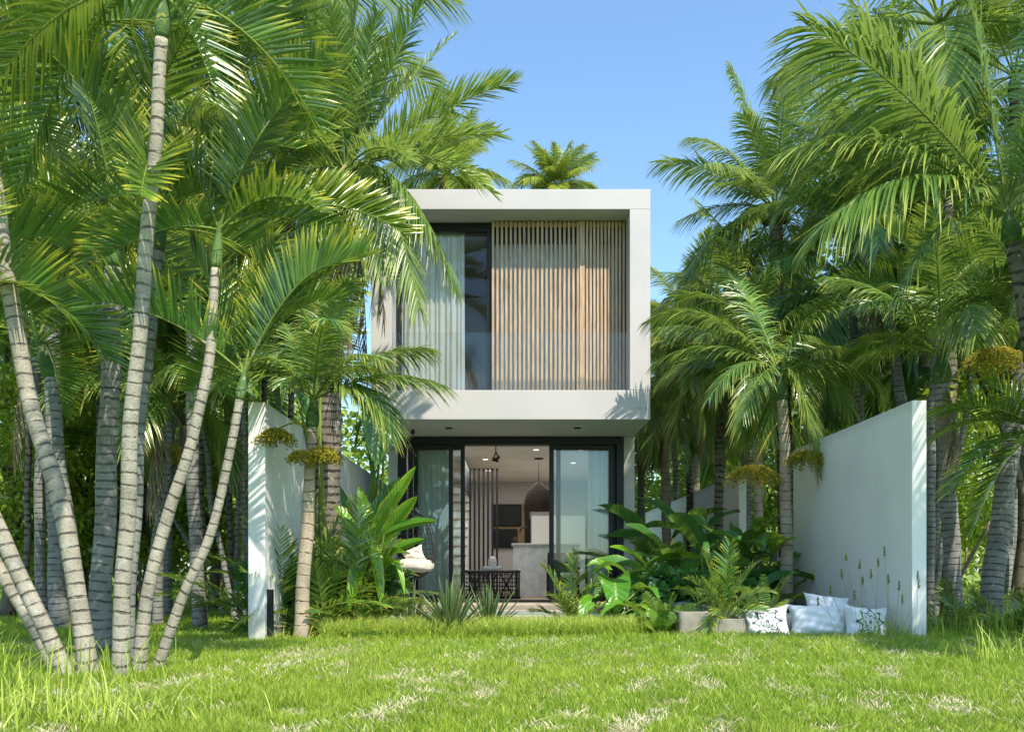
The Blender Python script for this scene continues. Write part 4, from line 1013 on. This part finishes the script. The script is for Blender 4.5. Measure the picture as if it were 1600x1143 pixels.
# ============================================================ BROADLEAF TREES AND FAR WOOD
gH = 'leafy trees behind the palms'
for lab, px, Y, h, w, n, sz, lf in [
    ('sunlit yellow green bush tree at the far left edge', 10, 13.5, 3.6, 1.1, 9000, .10, 'tree_leaf'),
    ('yellow green bush tree seen between the tallest trunk and the kinked one', 225, 15, 3.3, .9, 7000, .10, 'tree_leaf'),
    ('yellow green bush tree behind the trunks left of the rough white wall', 330, 15.5, 3.2, .9, 7000, .10, 'tree_leaf'),
    ('yellow green bush tree left of the thick ringed trunk', 122, 14.5, 3.4, .8, 6500, .10, 'tree_leaf'),
    ('yellow green leafy tree behind the thick grey trunk at left', 100, 24, 6.0, 2.4, 10000, .17, 'tree_leaf'),
    ('leafy tree filling the gap left of the rough white wall', 340, 22, 5.5, 2.4, 10000, .17, 'far_leaf'),
    ('leafy tree deep behind the front clump', 215, 27, 8.0, 3.0, 12000, .2, 'far_leaf'),
    ('tall leafy tree at the left behind the forest palms', 20, 30, 12, 4.0, 12000, .26, 'far_leaf'),
    ('tall leafy tree behind the palms beside the villa roof', 430, 30, 13, 3.4, 13000, .26, 'far_leaf'),
    ('tall leafy tree behind the tallest front palm', 240, 33, 14, 4.4, 13000, .28, 'far_leaf'),
    ('yellow green leafy tree above the top of the right garden wall', 1385, 17, 4.8, 1.3, 7000, .13, 'tree_leaf'),
    ('leafy tree under the great palm at the right edge', 1560, 20, 5.2, 2.0, 9000, .15, 'tree_leaf'),
    ('dark leafy tree behind the slender palms right of the villa', 1090, 32, 7.5, 3.2, 12000, .24, 'far_leaf'),
    ('broad leafy tree behind the flowering palm', 1230, 28, 9.5, 3.4, 13000, .24, 'far_leaf'),
    ('tall leafy tree at the right behind the great palm', 1440, 26, 11, 4.0, 14000, .24, 'far_leaf')]:
    broadleaf(lab, px, Y, h, w, n, sz, lf, group=gH, z0=.22)
broadleaf('bare brown forked trunk on the sunny lawn near the right edge', 1592, 12.6, 4.6, 1.1, 4000, .14, 'tree_leaf', z0=.62, tr=.14, k=12)
cs = []; rs = []
for i in range(130):
    x = rng.uniform(-34, 34); y = rng.uniform(40, 52)
    if abs(x) < 2: continue
    top = 3.5+4.5*rng.random()+(2.0 if x < -6 else 0); zz = GZ+top*rng.uniform(.15, .85); cs.append((x, y, zz)); rs.append(rng.uniform(1.4, 2.6))
for i in range(110):
    x = rng.uniform(-30, 30); y = rng.uniform(33, 38)
    if -2.5 < x < 2: continue
    cs.append((x, y, GZ+rng.uniform(.3, 2.6))); rs.append(rng.uniform(.9, 1.5))
mb = MB(); leafcloud(mb, cs, rs, 80000, .34)
tag(mb.build('distant_wood', 'far_leaf'), 'dark wood closing the far side of the lawn', 'wood', kind='stuff')
cs = [(rng.uniform(-60, 60), rng.uniform(-70, -60), GZ+rng.uniform(.2, 1.0)) for i in range(90)]; mb = MB(); leafcloud(mb, cs, [1.1]*90, 14000, .45)
tag(mb.build('distant_wood', 'far_leaf'), 'low wood behind the viewer, mirrored in the glass doors', 'wood', kind='stuff')

# fallen dry stick near the right edge
mb = MB(); a = G(1466, 12.0, .02); b = P(1548, 815, 11.2); pts = smooth_path([a, (a+b)/2+(0, 0, .03), b], 12); mb.tube(pts, np.linspace(.028, .02, 12), 7); mb.tube(smooth_path([pts[6], pts[6]+np.array([.02, 0, .25])], 5), .012, 5)
tag(mb.build('fallen_branch', 'dead_wood', None, a), 'dry pale branch leaning across the lawn between the dark trunks at right', 'branch')

# ============================================================ LEFT GARDEN BED
gS = 'feathery palm shrubs at the foot of the left wall'
for lab, px, Y, n, L, st, lf, tips in [
    ('feathery palm shrub beside the low black post', 442, 10.0, 24, 1.35, 4, 'palm_leaf', [(422, 752, 0, .12), (440, 800, .2, .1)]),
    ('feathery palm shrub behind the flowering palm trunk', 505, 10.3, 30, 1.4, 5, 'palm_leaf', [(478, 760, .1, .12), (455, 845, -.2, .3)]),
    ('feathery palm shrub right of the flowering palm, the fullest one', 530, 9.9, 40, .95, 7, 'palm_leaf', [(560, 780, 0, .15)]),
    ('low feathery palm shrub next to the grey boulder', 578, 9.8, 16, .5, 3, 'palm_leaf', [])]:
    frond_plant('palm_shrub', lab, G(px, Y), n, L, tips=tips, leaf=lf, cat='palm shrub', group=gS, stems=st, spread=.12, el=(85, 5), lk=.95)
for k, (px, Y) in enumerate([(455, 10.6), (495, 10.1), (535, 10.8), (575, 10.4), (430, 9.9)]):
    shrub(['dark leafy shrub at the foot of the left wall', 'dark leafy shrub behind the flowering palm foot', 'dark leafy shrub under the rugged trunk', 'dark leafy shrub beneath the paddle leaved plant', 'dark leafy shrub beside the black post'][k], G(px, Y), .42, .85, 1500, .11, group='dark shrubs in the left bed')
paddle_plant('bird_of_paradise', 'plant with long upright paddle leaves left of the hanging chair', G(585, 10.4), [
    (575, 880, -.4, 545, 960, -.7, .10, .6, .3), (560, 840, 0, 520, 790, .1, .09, .2, .5), (600, 860, .1, 636, 812, .1, .10, .1, .7),
    (578, 835, 0, 650, 728, -.1, .085, .02, 1.1), (590, 850, 0, 652, 775, -.3, .09, .06, .9), (600, 835, -.1, 684, 814, -.2, .06, .15, 1.2), (600, 870, -.2, 664, 842, -.3, .055, .12, 1.2),
    (585, 860, 0, 560, 760, .2, .09, .05, .8), (592, 880, -.2, 642, 866, -.5, .085, .25, .3), (570, 870, -.3, 596, 960, -.6, .10, .9, .2), (600, 890, -.3, 632, 930, -.6, .07, .9, .3),
    (575, 850, .1, 610, 770, .3, .09, .1, .6), (560, 880, -.2, 520, 850, -.4, .07, .3, .3), (590, 900, 0, 625, 895, -.3, .08, .4, .4)], mat='bright_broad_leaf', wave=.06, cup=.45)
paddle_plant('bird_of_paradise', 'darker paddle leaved plant between the rugged trunk and the villa corner', G(560, 12.2), [
    (560, 850, 0, 625, 745, 0, .12, .05, .9), (560, 860, 0, 590, 730, .2, .12, .05, .7), (555, 860, 0, 520, 750, .2, .12, .1, .6), (560, 870, -.2, 640, 800, -.3, .11, .15, .8)], mat='broad_leaf', wave=.06, cup=.4)
paddle_plant('elephant_ear', 'tall plant with big dark heart leaves against the feathery palm trunk', G(505, 10.6), [
    (478, 535, -.4, 482, 660, -.65, .27, .35, .25), (455, 570, .1, 440, 640, .1, .14, .3), (500, 575, .2, 545, 640, 0, .17, .3)], mat='broad_leaf', prof='heart', heart=.55, cup=.15, wave=.05, rs=.016)
paddle_plant('elephant_ear', 'tall plant with crumpled glossy leaves hanging beside the villa corner', G(592, 12.6), [
    (592, 645, -.4, 588, 728, -.7, .27, .4, .2), (570, 650, .2, 556, 700, .1, .18, .4), (602, 670, .1, 612, 705, -.1, .15, .3), (580, 690, -.1, 600, 728, -.35, .15, .5)], mat='broad_leaf', prof='heart', heart=.5, cup=.2, wave=.16, rs=.016)
def rock(label, c, r, seed=1, mat='boulder', group=None):
    mb = MB(); blob(mb, c, r, .85, .85, 26, 34, noise=.07, k=3.1+seed); o = mb.build('boulder', mat, None, c); return tag(o, label, 'boulder', group)
gR = 'rounded boulders in the garden bed'
rock('grey boulder at the left of the agaves below the hanging chair', G(612, 10.0, .06), (.19, .16, .13), 1, group=gR)
rock('small boulder tucked behind the left boulder', G(650, 10.6, .03), (.17, .15, .10), 2, group=gR)
rock('large grey mound behind the pebble planter', G(1085, 11.2, .12), (.42, .3, .17), 3, group=gR)
rock('grey boulder between the pebble planter and the round cushion', G(1135, 10.6, .1), (.25, .2, .14), 4, group=gR)
gAg = 'spiky agaves along the front of the terrace'
agave('spiky agave left of the other agaves, beside the boulder', G(640, 10.1), 34, .48, gAg)
agave('largest spiky agave, in the middle in front of the sedge strip', G(704, 9.35), 46, .56, gAg, .028)
agave('spiky agave right below the rattan table', G(764, 9.9), 38, .52, gAg)
# sedge strip
n = 15000; x = rng.uniform(-1.86, 1.40, n); y = rng.uniform(9.12, 9.65, n)
mb = MB(); blades(mb, x, y, .215, .008, .35, .6); tag(mb.build('sedge_edging', 'sedge_blade'), 'pale green fine leaved edging strip in front of the bed', 'ground cover', kind='stuff')
# terrace side plants
frond_plant('palm_shrub', 'small fishtail like palm shrub by the right sliding door', G(895, 10.6), 11, .55, leaf='palm_leaf', cat='palm shrub', tips=[(848, 885, 0, .25), (900, 862, 0, .05), (935, 905, 0, .2), (860, 930, -.1, .4)], nn=18, lk=1.05)
paddle_plant('elephant_ear', 'bright green elephant ear in front of the right glass door', G(955, 9.75), [
    (930, 893, -.1, 985, 905, -.1, .085, .6, .2), (960, 905, 0, 965, 955, -.22, .20, .25, .0), (1000, 920, .1, 1030, 938, -.1, .12, .5, .2), (925, 940, -.15, 905, 965, -.3, .10, .4), (975, 945, -.25, 940, 962, -.35, .09, .4),
    (1000, 945, -.1, 1022, 968, -.25, .09, .5), (950, 890, .15, 920, 882, .1, .09, .4), (940, 960, 0, 948, 990, -.2, .07, .5)], mat='bright_broad_leaf', prof='heart', heart=.55, cup=.3, wave=.07, rs=.008)
fern('sword_fern', 'upright sword fern right of the elephant ear', G(1036, 9.5), 16, .42, group='sword ferns')
fern('sword_fern', 'sword fern at the left side of the pebble planter', G(1030, 9.2), 12, .26, group='sword ferns')
fern('sword_fern', 'tall sword fern at the foot of the right flowering palm', G(1196, 10.2), 12, .60, group='sword ferns')
random_paddle('taro', 'taro with soft green leaves in front of the banana plants', G(1108, 10.4), 8, .5, .26, .13, 'bright_broad_leaf', 'heart', .5, rs=.006, stem=1.0)
# right: banana and heliconia mass
gN = 'banana plants between the villa and the right wall'
for k, (px, Y, n, H, LL, w_) in enumerate([(1030, 12.6, 11, 1.1, .75, .12), (1055, 13.0, 12, 1.7, .95, .16), (1105, 12.4, 12, 1.6, 1.0, .15), (1150, 13.2, 12, 2.1, 1.1, .17), (1190, 12.6, 11, 1.8, 1.0, .16), (1080, 14.5, 11, 2.2, 1.1, .17), (1025, 14.5, 11, 1.9, .95, .16), (1165, 11.6, 10, .8, .7, .12)]):
    random_paddle('banana_plant', ['banana plant with yellowish leaves at the villa corner', 'banana plant second from the villa corner', 'banana plant in the middle of the row', 'tall banana plant in front of the brown trunk', 'banana plant touching the right flowering palm', 'banana plant in the back row near the slender palms', 'banana plant in the back row beside the villa', 'lower banana plant behind the small boulder'][k],
        G(px, Y), n, H, LL, w_, 'bright_broad_leaf' if k in (0, 4) else 'broad_leaf', cat='banana plant', group=gN, wave=.07, cup=.4, el=(86, 20), rs=.018, stem=.5)
for k, (px, Y, w_, h_) in enumerate([(1010, 11.6, .5, .75), (1055, 11.8, .55, .7), (1110, 11.4, .5, .6), (1165, 12.2, .5, .7), (1205, 13.0, .4, .8), (1000, 10.9, .35, .45)]):
    shrub(['dark shrub at the right corner of the villa', 'dark shrub under the second banana plant', 'dark shrub behind the taro', 'dark shrub under the tall banana plant', 'dark shrub by the utility box', 'low dark shrub right of the terrace'][k], G(px, Y), w_, h_, 1500, .12, 'broad_leaf', group='dark shrubs under the banana plants')
# planters and cushions
def planter(label, c, w0, w1, h, pebbles=None):
    root = thing('planter', label, 'planter', c); mb = MB(); n = 28
    prof = [(0, 0), (w0, 0), (w1, h), (w1-.025, h), (w1-.03, h-.04), (0, h-.045)]
    th = np.linspace(0, 2*pi, n, endpoint=False); f = lambda v: np.sign(v)*abs(v)**.35
    g = np.array([[(c[0]+r*f(cos(a)), c[1]+r*f(sin(a)), c[2]+z) for a in th] for r, z in prof]); mb.grid(g, closed=True)
    mb.build('pot', 'planter_concrete', root, smooth=False, bevel=.004)
    return root
c1 = G(1080, 9.35, -.05); pr = planter('square concrete planter topped with white pebbles', c1, .15, .16, .29)
mb = MB()
for i in range(90):
    c = c1+np.array([rng.uniform(-.13, .13), rng.uniform(-.13, .13), .255+rng.random()*.02]); blob(mb, c, (.02, .016, .012), 1, 1, 5, 7, rot=rotm('Z', rng.random()*3))
tag(mb.build('pebbles', 'pebble_white', pr), kind='stuff')
c2 = G(1131, 9.35, -.05); planter('low concrete bowl planter left of the medallion cushion', c2, .17, .185, .22)
frond_plant('potted_palm', 'small bushy palm growing in the low concrete planter', c2+np.array([0, .02, .2]), 13, .52, leaf='palm_leaf', cat='palm shrub', tips=[(1098, 862, 0, .15), (1140, 846, 0, .05), (1183, 880, 0, .2), (1076, 905, -.1, .3), (1206, 925, -.1, .35), (1150, 865, .1, .1)], stems=2, spread=.05, nn=20, lk=.95)
def pillow(name, label, c, w_, h_, d, rot, mat, group, pinch=.30):
    n = 28; u = np.linspace(-1, 1, n); U, Vv = np.meshgrid(u, u)
    edge = (1-U**4)*(1-Vv**4); th = np.clip(edge, 0, 1)**.6
    px_ = 1-pinch*(1-np.abs(Vv)**2)*np.abs(U)**2*.6; py_ = 1-pinch*(1-np.abs(U)**2)*np.abs(Vv)**2*.6
    x = U*w_*.5*px_; z = Vv*h_*.5*py_
    wr = (.010*np.sin(U*7+Vv*5+c[0]*9)+.007*np.sin(Vv*13+U*4)+.005*np.sin(U*19-Vv*9))*th
    mb = MB(); Rm = rot
    for sgn in (-1, 1):
        y = sgn*(th*d*.5)+wr
        Pn = np.stack([x, y, z], -1) @ Rm.T+c
        mb.grid(Pn if sgn < 0 else Pn[:, ::-1], a=x if sgn < 0 else x[:, ::-1]*0+9, r=z if sgn < 0 else 9)
    o = mb.build(name, mat, None, c); return tag(o, label, 'cushion', group)
gP = 'white outdoor cushions along the right wall'
pillow('pillow', 'cream scatter pillow leaning on the seat cushion in the hanging egg chair', np.array(EGG)+(.03, -.10, -.16), .34, .30, .13, rotm('Y', -.38)@rotm('X', -.45), 'cotton', None)
pillow('floor_cushion', 'white cushion with a dark medallion next to the planter, left one of the two', P(1197, 974, 9.45), .50, .37, .20, rotm('Z', -.1)@rotm('Y', -.10)@rotm('X', -.30), 'medallion_fabric', gP)
pillow('floor_cushion', 'white cushion with a dark medallion behind the grass seed heads, right one of the two', P(1353, 974, 9.35), .48, .38, .20, rotm('Z', .12)@rotm('Y', .08)@rotm('X', -.25), 'medallion_fabric', gP)
pillow('floor_cushion', 'large plain white cushion between the two medallion cushions', P(1279, 970, 9.55), .66, .37, .22, rotm('X', -.25), 'white_fabric', gP)
pillow('floor_cushion', 'plain white cushion peeping over the large plain one', P(1292, 952, 9.85), .50, .34, .18, rotm('Y', .12)@rotm('X', -.4), 'white_fabric', gP)
bc = boxes('bench_base', 'ceramic_white', [(2.36, 3.82, 9.75, 10.3, GZ-.02, .03)], None, .02); tag(bc, 'low white bench base under the cushions', 'bench')
# ============================================================ TUFTS
tussock('grass clump with dark seed heads rising in front of the right wall', G(1385, 8.75), 90, .30, .006, .13, lean=.55, heads=[(1322, 870, .1), (1273, 898, 0), (1298, 922, .05), (1278, 940, 0), (1315, 896, .1), (1343, 882, .1), (1361, 897, 0), (1348, 908, .1), (1382, 862, 0), (1372, 879, .1), (1388, 905, 0), (1405, 915, .1), (1335, 930, 0), (1434, 900, -.1), (1436, 912, .1), (1410, 936, 0)])
tussock('short wispy tuft at the corner of the right wall', G(1425, 8.7), 40, .18, .005, .06)
gT = 'long grass tufts standing out of the lawn'
for k, (px, Y, n, H, w_, sp_) in enumerate([(60, 4.3, 240, .29, .009, .28), (150, 4.0, 180, .23, .008, .24), (20, 5.2, 90, .40, .010, .2), (170, 5.6, 70, .33, .009, .2), (1596, 6.6, 130, .36, .009, .2), (1545, 9.0, 110, .42, .008, .25), (1505, 10.2, 100, .45, .008, .2), (1290, 7.2, 26, .20, .007, .1), (440, 8.6, 30, .20, .006, .1), (412, 8.4, 24, .18, .006, .14), (235, 7.2, 40, .30, .007, .12), (1330, 6.9, 22, .18, .006, .12)]):
    tussock(['long yellow green grass clump in the lower left corner', 'long grass clump at the bottom edge left of centre', 'long grass at the left edge in front of the leaning palms', 'long grass around the feet of the front left palms', 'long sunlit grass at the right edge', 'bushy dark grass clump at the foot of the thickest right trunk', 'bushy grass clump at the foot of the sturdy right trunk', 'sparse yellow tuft on the lawn below the cushions', 'sparse tuft in front of the left flowering palm', 'sparse tuft in front of the rough wall end', 'wispy tuft behind the kinked palm foot', 'sparse tuft on the lawn below the right medallion cushion'][k],
            G(px, Y), n, H, w_, sp_, 'sedge_blade' if k in (0, 1, 4, 7) else 'grass_blade', group=gT, lean=.5)
for k, (px, Y) in enumerate([(1520, 10.8), (1565, 11.2), (1590, 9.6)]):
    frond_plant('palm_shrub', ['feathery shrub between the two big right trunks', 'feathery shrub behind the thickest right trunk', 'feathery shrub at the right edge of the lawn'][k], G(px, Y), 22, .6, leaf='palm_leaf', cat='palm shrub', group='feathery shrubs at the right trunks', stems=5, spread=.2, nn=18)

# ============================================================ LAWN GRASS
def vnoise(x, y, seed, f):
    r_ = np.random.default_rng(seed); s = 0
    for i in range(9):
        a = r_.random()*6.28; k = f*r_.uniform(.5, 1.9); s = s+np.sin((x*cos(a)+y*sin(a))*k+r_.random()*6.28)
    return s/4.0
def inside(x, y): return (x > -2.56) & (x < 4.01) & (y > 9.1)
mb = MB()
def scatter(n, y0, y1, h, w, p=1.0):
    t = rng.random(n); y = (y0**(1-p)+(y1**(1-p)-y0**(1-p))*t)**(1/(1-p)) if p != 1 else y0*(y1/y0)**t
    x = rng.uniform(-1, 1, n)*(y*.60+.3)
    k = ~inside(x, y); x = x[k]; y = y[k]
    b = .6*vnoise(x, y, 3, 5)+1.0*vnoise(x, y, 8, 19)
    prob = np.clip(1.15-1.2*np.clip(b-.1, 0, 1)*np.clip((8.8-y)/1.5, 0, 1), .05, 1)
    k = rng.random(len(x)) < prob; x = x[k]; y = y[k]; b = b[k]
    hh = h*(1+.25*vnoise(x, y, 5, 4)); hh = np.clip(hh, h*.5, h*1.5)
    blades(mb, x, y, hh*(1-.5*np.clip(b, 0, 1)), w, .3, .5, q=np.clip(.35+.3*vnoise(x, y, 6, 1.5)+rng.normal(0, .2, len(x)), 0, 1))
scatter(240000, 3.4, 9.6, .066, .0055, 1.6)
scatter(110000, 9.0, 20, .075, .009, 1.6)
scatter(60000, 18, 45, .10, .02, 1.3)
tag(mb.build('lawn_grass', 'grass_blade'), 'bright green lawn grass', 'grass', kind='stuff')
# dry clippings lying in the thin patches
n = 110000; y = 3.4*(8.8/3.4)**rng.random(n); x = rng.uniform(-1, 1, n)*(y*.6+.2)
b = .6*vnoise(x, y, 3, 5)+1.0*vnoise(x, y, 8, 19); k = rng.random(n) < np.clip((b-.22)*1.1, 0.09, 1); x, y = x[k], y[k]
mb = MB(); blades(mb, x, y, .028, .0050, 1.4, .3, z=gz(x, y)+rng.uniform(.005, .035, len(x))); tag(mb.build('dry_clippings', 'straw_blade'), 'pale dry clippings lying in the thin patches of the lawn', 'straw', kind='stuff')
